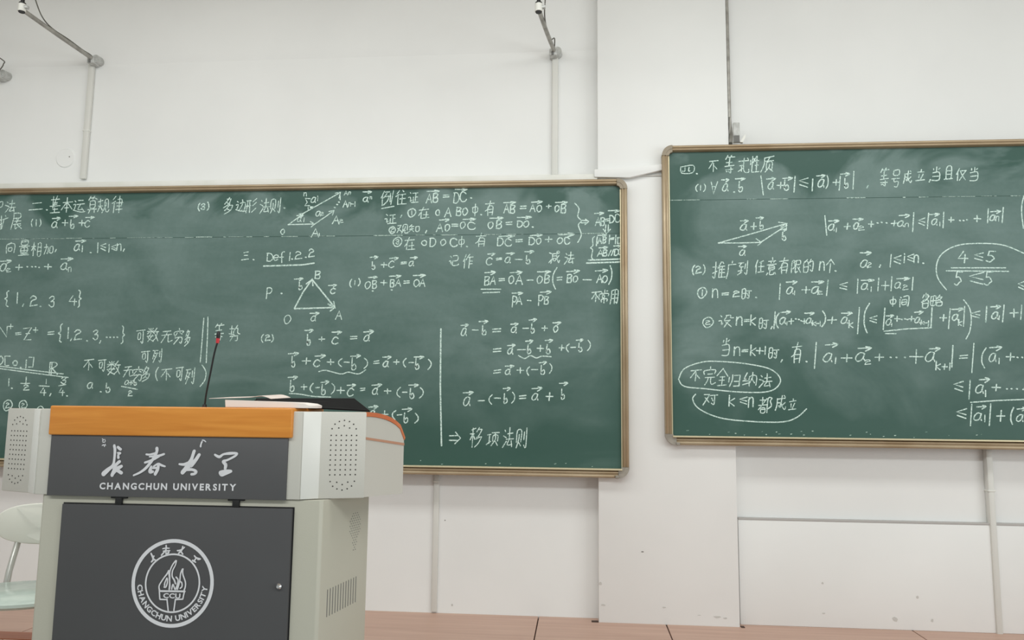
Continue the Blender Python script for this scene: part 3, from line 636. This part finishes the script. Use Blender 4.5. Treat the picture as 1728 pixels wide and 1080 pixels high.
# ------------------------------------------------------------------ lectern
LY = 1.95
LC = -1.0695
lec = empty('lectern', (LC, LY+.15, 0), 'grey multimedia lectern with dark front panels and orange wood top', 'lectern')
HB = .822; HT = 1.046           # head bottom and top
# plan of the head: flat front, bevels, speaker faces, splayed sides
pR = [(-.712, LY), (-.670, LY+.029), (-.562, LY+.070)]
K = .24; DH = .225
back = (-.562+K*DH, LY+.070+DH)
mir = lambda p: (2*LC-p[0], p[1])


def shell(name, plan, z0, z1, m, bevel=0):
    return MB().prism([(x, y, z0) for x, y in plan], [(x, y, z1) for x, y in plan]).build(name, m, lec, bevel=bevel, seg=2)


plan = [mir(back), mir(pR[2]), mir(pR[1]), mir(pR[0])]+pR+[back]
back_in = [(back[0]-.07, back[1]+.20), (2*LC-back[0]+.07, back[1]+.20)]
# front part of the head, full height
pf = [mir((-.572, LY+.085)), mir(pR[2]), mir(pR[1]), mir(pR[0])]+pR+[(-.572, LY+.085)]
shell('head_front', pf, HB, HT, M['headgrey'], .003)
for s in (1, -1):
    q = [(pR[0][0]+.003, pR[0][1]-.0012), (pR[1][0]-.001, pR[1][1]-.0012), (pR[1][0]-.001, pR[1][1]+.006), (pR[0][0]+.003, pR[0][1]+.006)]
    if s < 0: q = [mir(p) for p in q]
    MB().prism([(x, y, HB+.001) for x, y in q], [(x, y, HT-.001) for x, y in q]).build('bevel_highlight', M['strip'], lec, bevel=.0015)  # bright highlight of the bevels put into a paler colour
# rear part of the head: sides with a rolled top
arc = []
n = 8
zr = onY(682, 743, back[1]).z
for i in range(n+1):
    t = i/n
    arc.append((t, HT-.012-(HT-.012-zr)*(1-math.sqrt(max(0, 1-t**2)))*1.0 if t < 1 else zr))
def side_pt(t, z, s, ins=0):
    x = pR[2][0]-.004+(back[0]-pR[2][0])*t-ins; y = pR[2][1]+.002+(back[1]-pR[2][1])*t
    return (x, y, z) if s > 0 else (2*LC-x, y, z)
zbb = onY(682, 833, back[1]).z
for s in (1, -1):
    ring_ = [side_pt(0, HB+.002, s), side_pt(1, max(zbb, .70), s)]+[side_pt(t, z, s) for t, z in arc[::-1]]
    ring2 = [side_pt(0, HB+.002, s, .02), side_pt(1, max(zbb, .70), s, .02)]+[side_pt(t, z, s, .02) for t, z in arc[::-1]]
    MB().prism(ring_, ring2).build('head_side', M['headgrey'], lec)
    # wooden edge following the rolled top
    mb = MB(); top = [side_pt(t, z+.0005, s, -.002) for t, z in arc]; th = .013
    for i in range(n):
        a_, b_ = Vector(top[i]), Vector(top[i+1]); nrm = Vector((0, (a_.z-b_.z), (b_.y-a_.y))).normalized()*th
        dx_ = Vector((-.03*s, 0, 0))
        mb.prism([a_, b_, b_+nrm*(.9), a_+nrm*.9], [a_+dx_, b_+dx_, b_+dx_+nrm*.9, a_+dx_+nrm*.9])
    mb.build('rolled_wood_edge', M['woodedge'], lec)
    zt = onY(625, 740, pR[2][1]).z
    q = [side_pt(.02, zt+.003, s, -.0015), side_pt(1, zr-.012+.004, s, -.0015), side_pt(1, zr-.012-.003, s, -.0015), side_pt(.02, zt-.003, s, -.0015)]
    q2 = [(p[0]-.01*s, p[1], p[2]) for p in q]
    MB().prism(q, q2).build('side_trim', M['browntrim'], lec)
# rolled cover between the sides and the underside of the head
mb = MB()
cov = [side_pt(t, z-.003, 1, .01) for t, z in arc]; covL = [side_pt(t, z-.003, -1, .01) for t, z in arc]
for i in range(n):
    mb.prism([cov[i], cov[i+1], Vector(cov[i+1])-Vector((0, 0, .01)), Vector(cov[i])-Vector((0, 0, .01))], [covL[i], covL[i+1], Vector(covL[i+1])-Vector((0, 0, .01)), Vector(covL[i])-Vector((0, 0, .01))])
mb.build('rolled_cover', M['woodedge'], lec)
bt = [side_pt(0, HB+.004, 1, .004), side_pt(1, zbb+.002, 1, .004), side_pt(1, zbb+.002, -1, .004), side_pt(0, HB+.004, -1, .004)]
MB().prism(bt, [(x, y, z+.012) for x, y, z in bt]).build('head_underside', M['headgrey'], lec)
bk_ = [side_pt(1, zbb, 1, .004), side_pt(1, zr, 1, .004), side_pt(1, zr, -1, .004), side_pt(1, zbb, -1, .004)]
MB().prism(bk_, [(x, y-.012, z) for x, y, z in bk_]).build('head_back', M['headgrey'], lec)
# wooden top box
WT = 1.0545
wx0, wx1 = -1.3955, -.735
MB().box(wx0, wx1, LY-.012, LY+.235, .978, WT).build('wood_top', M['wood'], lec, bevel=.004, seg=3)
# dark name panel
npn = MB().box(-1.390, -.7455, LY-.006, LY+.01, HB-.001, .9785).build('name_panel', M['panel'], lec, bevel=.0015)
# body
by0 = LY+.006
bxr, bxl = -.652, -1.413
KB = .24; DB = .235
bp = [(bxl, by0+.008), (bxl+.008, by0), (bxr-.008, by0), (bxr, by0+.008), (bxr+KB*DB, by0+DB), (bxr+KB*DB-.02, by0+DB+.02), (bxl-KB*DB+.02, by0+DB+.02), (bxl-KB*DB, by0+DB)]
shell('body', bp, 0, HB-.001, M['bodygrey'], .002)
MB().box(bxl+.02, bxr-.02, by0+.03, by0+DB-.02, -.0005, .03).build('plinth', M['black'], lec)
# door with its emblem
DX0, DX1, DZ = -1.3445, -.7275, .800
dr = MB().box(DX0, DX1, LY-.006, LY+.010, .06, DZ).build('door', M['door'], lec, bevel=.0015)
MB().box(DX0-.003, DX1+.003, LY+.004, LY+.008, .057, DZ+.003).build('door_gap', M['black'], lec)
k = onY(473, 988, LY)
MB().tube([(k.x, LY-.004, k.z), (k.x, LY-.012, k.z), (k.x, LY-.016, k.z)], [.0075, .0075, .004], 16).build('lock', M['chrome'], dr, smooth=True)
for hx in (200, 398):
    h = onY(hx, 847, LY)
    mb = MB().box(h.x-.009, h.x+.009, LY-.002, LY+.012, DZ-.002, HB+.001).box(h.x-.022, h.x+.022, LY-.001, LY+.010, HB-.006, HB)
    mb.build('hinge', M['black'], lec, bevel=.0015)
# speaker perforations
for s in (1, -1):
    A = Vector((pR[1][0], pR[1][1], 0)); B = Vector((pR[2][0], pR[2][1], 0)); U = (B-A).normalized(); Nn = Vector((U.y, -U.x, 0)); Lw = (B-A).length
    mb = MB(); cu = Lw*.50; zc = .934; stp = .0131
    pts = []
    for r_ in range(9):
        for c_ in range(6): pts.append(((c_-2.5)*stp, (4-r_)*stp*.97))
    for sg in (1, -1):
        for x, z in ((-.031, .068), (-.024, .080), (-.013, .087), (0, .090), (.013, .087), (.024, .080), (.031, .068), (-.014, .070), (0, .076), (.014, .070)): pts.append((x, sg*z))
    for u, z in pts:
        p = A+U*(cu+u)+Nn*.0005; p.z = zc+z
        c8 = [p+U*.0019*math.cos(t)+Vector((0, 0, .0019*math.sin(t))) for t in [math.pi/4*i for i in range(8)]]
        if s < 0: c8 = [Vector((2*LC-q.x, q.y, q.z)) for q in c8]
        nn = Nn if s > 0 else Vector((-Nn.x, Nn.y, 0))
        mb.prism(c8, [q-nn*.002 for q in c8])
    o = mb.build('speaker_perforations', M['hole'], lec); o['kind'] = 'stuff'
# vent slots low on the body side and the fine perforated patch above them
for i in range(12):
    t = .14+i*.055
    x = bxr+KB*DB*t; y = by0+.008+(DB-.008)*t
    z0 = .525+i*.0005; zt_ = z0+.068
    dx_ = .0022
    q = [(x+.0006, y, z0), (x+.0006+KB*dx_, y+dx_*1.6, z0), (x+.0006+KB*dx_, y+dx_*1.6, zt_), (x+.0006, y, zt_)]
    MB().prism(q, [(a_-.003, b_, c_) for a_, b_, c_ in q]).build('vent_slot', M['slot'], lec)
mb = MB()
for r_ in range(16):
    wdt = 5 if r_ < 9 else max(1, 5-(r_-8)*.7)
    for c_ in range(-5, 6):
        if abs(c_) > wdt or (r_+c_) % 2: continue
        t = .70+c_*.022; x = bxr+KB*DB*t+.0005; y = by0+DB*t; z = .77-r_*.0065
        if r_ < 3 and abs(c_) > 2+r_: continue
        q = [(x, y-.0011, z-.0012), (x+.0003, y+.0011, z-.0012), (x+.0003, y+.0011, z+.0012), (x, y-.0011, z+.0012)]
        mb.prism(q, [(a_-.002, b_, c2_) for a_, b_, c2_ in q])
o = mb.build('side_perforations', M['perf'], lec); o['kind'] = 'stuff'


# ---- lettering on the lectern
PYp = LY-.0068


def letters(txt, parent, name, cap, place, bold=.034, wsc=1.05, spacew=.42):
    """characters of the built-in font as flat geometry; place(t) -> (x, z, angle) along the line, t in 0..1"""
    gl = []; widths = []
    for ch in txt:
        if ch == ' ': gl.append(None); widths.append(spacew); continue
        cv = bpy.data.curves.new('glyph', 'FONT'); cv.body = ch; cv.size = 1; cv.offset = bold; cv.resolution_u = 3
        ob = bpy.data.objects.new('glyph', cv); COL.objects.link(ob)
        dg = bpy.context.evaluated_depsgraph_get(); me = bpy.data.meshes.new_from_object(ob.evaluated_get(dg))
        vs = [tuple(v.co) for v in me.vertices]; fs = [tuple(p.vertices) for p in me.polygons]
        bpy.data.objects.remove(ob); bpy.data.curves.remove(cv); bpy.data.meshes.remove(me)
        x0 = min(v[0] for v in vs); x1 = max(v[0] for v in vs); y0 = min(v[1] for v in vs); y1 = max(v[1] for v in vs)
        sc = cap/(y1-y0)
        gl.append(([((v[0]-(x0+x1)/2)*sc*wsc, (v[1]-(y0+y1)/2)*sc) for v in vs], fs)); widths.append((x1-x0)*wsc*sc)
    widths = [w_ if g_ else cap*spacew for w_, g_ in zip(widths, gl)]
    total = place(None); gap = (total-sum(widths))/(len(txt)-1)
    mb = MB(); cur = 0
    for g_, w_ in zip(gl, widths):
        if g_:
            X, Z, ang = place((cur+w_/2)/total); n = len(mb.v)
            mb.v += [(X+u*math.cos(ang)-v*math.sin(ang), PYp, Z+u*math.sin(ang)+v*math.cos(ang)) for u, v in g_[0]]
            mb.f += [tuple(n+j for j in f) for f in g_[1]]
        cur += w_+gap
    return mb.build(name, M['print'], parent)


T = 'CHANGCHUN UNIVERSITY'
p0 = onY(168, 820, PYp); p1 = onY(398.5, 822.5, PYp)
letters(T, npn, 'lettering', .0172, lambda t: p1.x-p0.x if t is None else (p0.x+(p1.x-p0.x)*t, p0.z+(p1.z-p0.z)*t, 0))


def brush(ink, ox, oy, sc, strokes):
    for st in strokes:
        pts = [(ox+p[0]/sc, oy+p[1]/sc, p[2]/sc) for p in st]
        if len(pts) == 1: pts = [pts[0], (pts[0][0]+.1, pts[0][1], pts[0][2])]
        sp = spline(pts, 6); q = []; ws = []
        for x, y, r in sp:
            p = onY(x, y, PYp); e_ = onY(x+max(r, .2)*2, y, PYp); q.append((p.x, p.z)); ws.append(e_.x-p.x)
        # thick round brush: discs along the path
        for (X, Z), w_ in zip(q, ws):
            ink.k += 1; n = len(ink.v); ink.v += [(X+w_/2*math.cos(t), ink.Y-(ink.k % 97)*6e-6, Z+w_/2*math.sin(t)) for t in [math.pi/5*j for j in range(10)]]; ink.f.append(tuple(range(n, n+10)))
        for i in range(len(q)-1):
            (x0, z0), (x1, z1) = q[i], q[i+1]; l = math.hypot(x1-x0, z1-z0)
            if l < 1e-6: continue
            nx, nz = -(z1-z0)/l, (x1-x0)/l; n = len(ink.v); a_, b_ = ws[i]/2, ws[i+1]/2
            ink.k += 1; yy = ink.Y-(ink.k % 97)*6e-6-.0006; ink.v += [(x0+nx*a_, yy, z0+nz*a_), (x0-nx*a_, yy, z0-nz*a_), (x1-nx*b_, yy, z1-nz*b_), (x1+nx*b_, yy, z1+nz*b_)]
            ink.f.append((n, n+1, n+2, n+3))


ink = Ink(PYp)
brush(ink, 150, 735, 6.4, [
 [(275, 108, 14), (283, 150, 15), (278, 240, 13), (262, 320, 15), (205, 372, 22), (160, 413, 25)],
 [(315, 125, 14), (343, 148, 15)], [(312, 187, 9), (340, 190, 11), (320, 205, 11), (320, 238, 14)],
 [(265, 345, 18), (300, 310, 16), (330, 282, 17)], [(285, 372, 20), (320, 350, 20), (352, 332, 16)], [(290, 335, 16), (270, 385, 18), (252, 428, 18)],
 [(300, 365, 24), (325, 385, 18), (350, 402, 18)], [(280, 380, 22), (262, 410, 18)],
 [(735, 138, 17), (735, 175, 15), (692, 258, 15), (625, 343, 15), (560, 395, 12), (484, 430, 9)],
 [(622, 203, 10), (660, 205, 10), (735, 188, 12)], [(655, 228, 8), (720, 222, 12), (770, 215, 12), (812, 200, 11)],
 [(606, 292, 11), (650, 278, 12), (710, 252, 12), (760, 225, 10)], [(700, 335, 10), (748, 303, 9), (780, 318, 12), (822, 333, 9)],
 [(675, 335, 12), (662, 388, 20), (690, 390, 14)], [(752, 315, 14), (745, 365, 17), (718, 415, 17)], [(690, 352, 9), (740, 348, 12)],
 [(1138, 168, 17), (1112, 250, 18), (1085, 310, 30), (1050, 355, 24), (1012, 398, 22)], [(1192, 208, 17), (1152, 268, 20), (1105, 315, 28)],
 [(978, 308, 10), (1030, 312, 15), (1080, 298, 20)], [(1060, 365, 18), (1120, 368, 14), (1158, 388, 15), (1145, 412, 14), (1108, 418, 13)],
 [(1362, 207, 11), (1410, 230, 15), (1455, 202, 11), (1530, 192, 15), (1600, 193, 11), (1578, 222, 12), (1500, 263, 11), (1452, 280, 15), (1478, 315, 18), (1472, 362, 14)],
 [(1436, 418, 24), (1422, 398, 18), (1480, 388, 20), (1535, 385, 15), (1490, 405, 16), (1440, 420, 22)],
 [(145, 35, 4), (158, 45, 5), (148, 60, 5)], [(172, 40, 4), (180, 60, 4)], [(152, 72, 5), (176, 70, 4)], [(145, 108, 5), (162, 100, 6), (170, 118, 5)], [(176, 92, 4), (182, 108, 4)],
 [(1225, 50, 6), (1245, 52, 6), (1263, 68, 5)], [(1222, 68, 9), (1212, 95, 8), (1208, 118, 10)]])
ink.build('calligraphy', M['print'], npn)
# emblem
em = Ink(PYp)
cc0 = onY(291, 984, PYp); RO = (onY(360, 984, PYp).x-onY(222, 984, PYp).x)/2+.0008
def ringm(ink, r0, r1, n=64):
    for i in range(n):
        a_, b_ = 2*math.pi*i/n, 2*math.pi*(i+1)/n; m_ = len(ink.v)
        ink.v += [(cc0.x+r*math.cos(t), ink.Y, cc0.z+r*math.sin(t)) for r, t in ((r0, a_), (r1, a_), (r1, b_), (r0, b_))]; ink.f.append((m_, m_+1, m_+2, m_+3))
ringm(em, RO-.0092, RO); ringm(em, RO*.672-.0042, RO*.672)
brush(em, 200, 900, 6.355, [
 [(440, 605, 8), (438, 560, 7), (480, 490, 7), (525, 430, 8), (540, 400, 8)], [(540, 405, 7), (548, 480, 7), (552, 560, 8), (545, 600, 9)],
 [(545, 600, 7), (552, 480, 7), (552, 410, 7), (580, 340, 7), (615, 292, 7)], [(622, 295, 7), (612, 340, 6), (582, 400, 7), (578, 460, 7), (600, 500, 8), (612, 540, 8)],
 [(495, 560, 8), (498, 530, 7), (520, 480, 7)], [(490, 575, 8), (510, 575, 7), (525, 530, 7), (528, 490, 6)],
 [(572, 600, 7), (580, 560, 7), (588, 550, 7), (605, 600, 7)], [(618, 470, 8), (640, 500, 7), (630, 560, 8), (612, 600, 8)],
 [(690, 385, 10), (668, 430, 7), (660, 500, 7), (645, 560, 8), (632, 600, 8)], [(690, 390, 8), (692, 440, 7), (718, 520, 7), (718, 570, 7), (705, 610, 8)],
 [(655, 510, 7), (680, 530, 7), (682, 570, 7), (662, 590, 7)]])
brush(em, 200, 900, 6.355, [[(x0, y0, r_), ((x0+x1)/2, (y0+y1)/2, r_), (x1, y1, r_)] for x0, y0, x1, y1, r_ in
 ((440, 618, 712, 622, 9), (438, 600, 445, 705, 7), (445, 707, 522, 710, 7), (522, 705, 535, 830, 7), (610, 710, 690, 705, 7), (708, 625, 690, 705, 7), (612, 705, 595, 830, 7))])
brush(em, 200, 900, 6.355, [
 [(350, 215, 8), (365, 245, 9), (375, 280, 10), (355, 305, 8)], [(380, 245, 8), (372, 270, 8), (400, 290, 8)],
 [(475, 165, 6), (510, 158, 7), (545, 160, 6)], [(512, 130, 8), (510, 175, 8), (462, 235, 8)], [(480, 190, 6), (550, 185, 7)], [(510, 200, 7), (515, 225, 8), (540, 200, 8), (530, 225, 7)],
 [(690, 140, 7), (680, 180, 8), (645, 215, 8)], [(632, 185, 7), (670, 180, 9), (708, 150, 7)], [(670, 190, 7), (690, 222, 8)],
 [(815, 240, 7), (835, 262, 8), (878, 275, 7), (850, 280, 7)], [(838, 262, 7), (815, 290, 8)], [(795, 290, 8), (815, 300, 8), (828, 310, 7)]])
em.build('emblem', M['print'], dr, 'round emblem with a torch, silver white print')
a0, a1 = math.radians(184), math.radians(357)
rt = RO*.795
letters(T, dr, 'emblem_lettering', .0145, lambda t: (a1-a0)*rt if t is None else (cc0.x+rt*math.cos(a0+(a1-a0)*t), cc0.z+rt*math.sin(a0+(a1-a0)*t), a0+(a1-a0)*t+math.pi/2), bold=.03)
q0 = onY(275.5, 1005, PYp); q1 = onY(304.5, 1005, PYp)
letters('CCU', dr, 'emblem_lettering', .0125, lambda t: q1.x-q0.x if t is None else (q0.x+(q1.x-q0.x)*t, q0.z, 0), wsc=1.3)

# ------------------------------------------------------------------ things on the lectern
# gooseneck microphone
def on(px, py, Y): return tuple(onY(px, py, Y))
MYp = LY+.12
o = empty('microphone', (onY(346, 688, MYp).x, MYp, WT), 'thin black gooseneck microphone with red ring on the lectern', 'microphone')
g0 = on(345, 690, MYp)
gp = [(g0[0], MYp, WT), on(348, 665, MYp), on(355, 630, MYp), on(362, 595, MYp), on(367, 578, MYp)]
MB().tube(spline(gp, 5), .0026, 8).build('gooseneck', M['black'], o, smooth=True)
MB().tube([(g0[0], MYp, WT-.0005), (g0[0], MYp, WT+.008)], [.007, .005], 12).build('base', M['black'], o, smooth=True)
MB().tube([on(366.8, 579, MYp), on(368, 571, MYp)], [.0045, .0052], 12).build('ring', M['red'], o, smooth=True)
MB().tube([on(368, 571, MYp), on(368.5, 566, MYp), on(369, 561, MYp), on(369.2, 558.5, MYp)], [.0052, .0056, .0048, .002], 12).build('capsule', M['black'], o, smooth=True)
# white book with its curled cover leaf
BY0 = LY+.012


def quadslab(pa, pb, th, Ya, Yb):
    pass


bk0 = onY(380, 688, BY0); bk1 = onY(521, 690, BY0)
o = empty('book', ((bk0.x+bk1.x)/2, BY0+.08, WT), 'thick white paperback lying open on the lectern top', 'book')
zt0 = onY(380, 674.5, BY0).z; zt1 = onY(495, 678.5, BY0).z; ze = onY(520, 684, BY0).z
pr = [(bk0.x, WT+.0002), (bk1.x, WT+.0002), (bk1.x+.001, ze), (bk1.x-.012, zt1-.003), (onY(495, 678, BY0).x, zt1), (bk0.x-.002, zt0)]
MB().prism([(x, BY0, z) for x, z in pr], [(x+.006, BY0+.085, z) for x, z in pr]).build('page_block', M['paper'], o, bevel=.001, seg=1)
lf = spline([(onY(354, 673, BY0).x, zt0+.002), (onY(380, 674, BY0).x, zt0+.0035), (onY(420, 671, BY0).x, zt0+.006), (onY(442, 668, BY0).x, zt0+.010), (onY(458, 675, BY0).x, zt0+.003)], 5)
mb = MB()
for i in range(len(lf)-1):
    (x0, z0), (x1, z1) = lf[i], lf[i+1]
    mb.prism([(x0, BY0-.004, z0), (x1, BY0-.004, z1), (x1, BY0-.004, z1+.0012), (x0, BY0-.004, z0+.0012)], [(x0+.02, BY0+.08, z0+.005), (x1+.02, BY0+.08, z1+.005), (x1+.02, BY0+.08, z1+.0065), (x0+.02, BY0+.08, z0+.0065)])
mb.build('turned_leaf', M['paper2'], o, smooth=True)
# black folder behind the book: a wedge leaning towards the front
fy, fb = LY+.105, LY+.225
o = empty('document_folder', (onY(540, 690, fy).x, fy+.05, WT), 'black document folder tilted open at the right end of the lectern top', 'folder')
qa = [(onY(440, 690, fy).x, fy, WT+.009), (onY(624, 692, fy).x, fy, WT-.004), on(598, 672.5, fb), on(432, 672.5, fb)]
th = Vector((0, 0, .0035))
MB().prism(qa, [tuple(Vector(p)-th) for p in qa]).build('cover', M['blackmatt'], o)
e0, e1 = Vector(qa[3]), Vector(qa[2])
MB().prism([e0+Vector((0, .001, .001)), e1+Vector((0, .001, .001)), e1+Vector((.0, .001, -.006)), e0+Vector((0, .001, -.006))],
           [e0+Vector((0, .006, .001)), e1+Vector((0, .006, .001)), e1+Vector((0, .006, -.006)), e0+Vector((0, .006, -.006))]).build('cover_edge', M['darkgrey'], o)
MB().prism([(e0.x, fb-.01, WT+.001), (e1.x, fb-.01, WT+.001), (e1.x, fb-.01, e1.z-.004), (e0.x, fb-.01, e0.z-.004)],
           [(e0.x, fb, WT+.001), (e1.x, fb, WT+.001), (e1.x, fb, e1.z-.004), (e0.x, fb, e0.z-.004)]).build('spine', M['blackmatt'], o)

# ------------------------------------------------------------------ chair behind the lectern
SH = .45
cxp = onY(20, 1008, 2.42)
sc_ = Vector((cxp.x, 2.46, 0))
o = empty('chair', (sc_.x, sc_.y, 0), 'white round-backed chair with metal tube legs half hidden behind the lectern', 'chair')
k = 36
rx, ry = .215, .175
def ell(z, s=1.0): return [(sc_.x+rx*s*math.cos(t), sc_.y+ry*s*math.sin(t), z) for t in [2*math.pi*i/k for i in range(k)]]
mb = MB(); L_ = [ell(SH-.020, .95), ell(SH-.012, 1.0), ell(SH-.003, 1.0), ell(SH, .97)]
n0 = 0
for r_ in L_: mb.v += r_
for j in range(3):
    mb.f += [(j*k+i, j*k+(i+1) % k, (j+1)*k+(i+1) % k, (j+1)*k+i) for i in range(k)]
mb.f += [tuple(range(k))[::-1], tuple(range(3*k, 4*k))]
mb.build('seat', M['seat'], o, smooth=True)
CB = sc_.y+.215                      # plane of the backrest
bt_ = onY(62, 848, CB); bl_ = onY(9, 880, CB); bb_ = onY(60, 918, CB)
bcx = bl_.x+.20; hz = (bt_.z-bb_.z)/2; bcz = (bt_.z+bb_.z)/2
# rounded stadium outline, slightly curved in plan
out = []
for i in range(40):
    t = 2*math.pi*i/40; u = math.cos(t); v = math.sin(t)
    su = abs(u)**(.62)*(1 if u > 0 else -1); sv = abs(v)**(.75)*(1 if v > 0 else -1)
    out.append((bcx+.20*su, bcz+hz*sv))
cur = lambda x: -.045*((x-bcx)/.20)**2
MB().prism([(x, CB+cur(x)-.006, z) for x, z in out], [(x, CB+cur(x)+.006, z) for x, z in out]).build('backrest', M['chair'], o, bevel=.004, seg=3)
for px, py in ((31, 871), (26, 898)):
    p = onY(px, py, CB-.03); MB().tube([(p.x, CB+cur(p.x)-.009, p.z), (p.x, CB+cur(p.x)-.005, p.z)], [.003, .0045], 10).build('rivet', M['chairleg'], o, smooth=True)
pA = onY(28, 910, CB-.02); pB = onY(13, 992, sc_.y+.15)
for s in (0, 1):
    dxx = .0 if s == 0 else .235
    MB().tube([(pA.x+dxx, CB-.012, pA.z+.05), (pA.x+dxx, CB-.012, pA.z-.01), (pB.x+dxx*1.1, sc_.y+.15, SH+.03), (pB.x+dxx*1.1, sc_.y+.14, SH-.03)], .0105, 12).build('back_post', M['chairleg'], o, smooth=True)
    lx = sc_.x+(-.185 if s == 0 else .165)
    MB().tube([(lx, sc_.y+.10, SH-.012), (lx*1.0+(-.02 if s == 0 else .02), sc_.y+.20, .012)], .0105, 12).build('leg', M['chairleg'], o, smooth=True)
    MB().tube([(lx, sc_.y+.08, SH-.012), (lx+(-.02 if s == 0 else .02), sc_.y-.14, .012)], .0105, 12).build('leg', M['chairleg'], o, smooth=True)
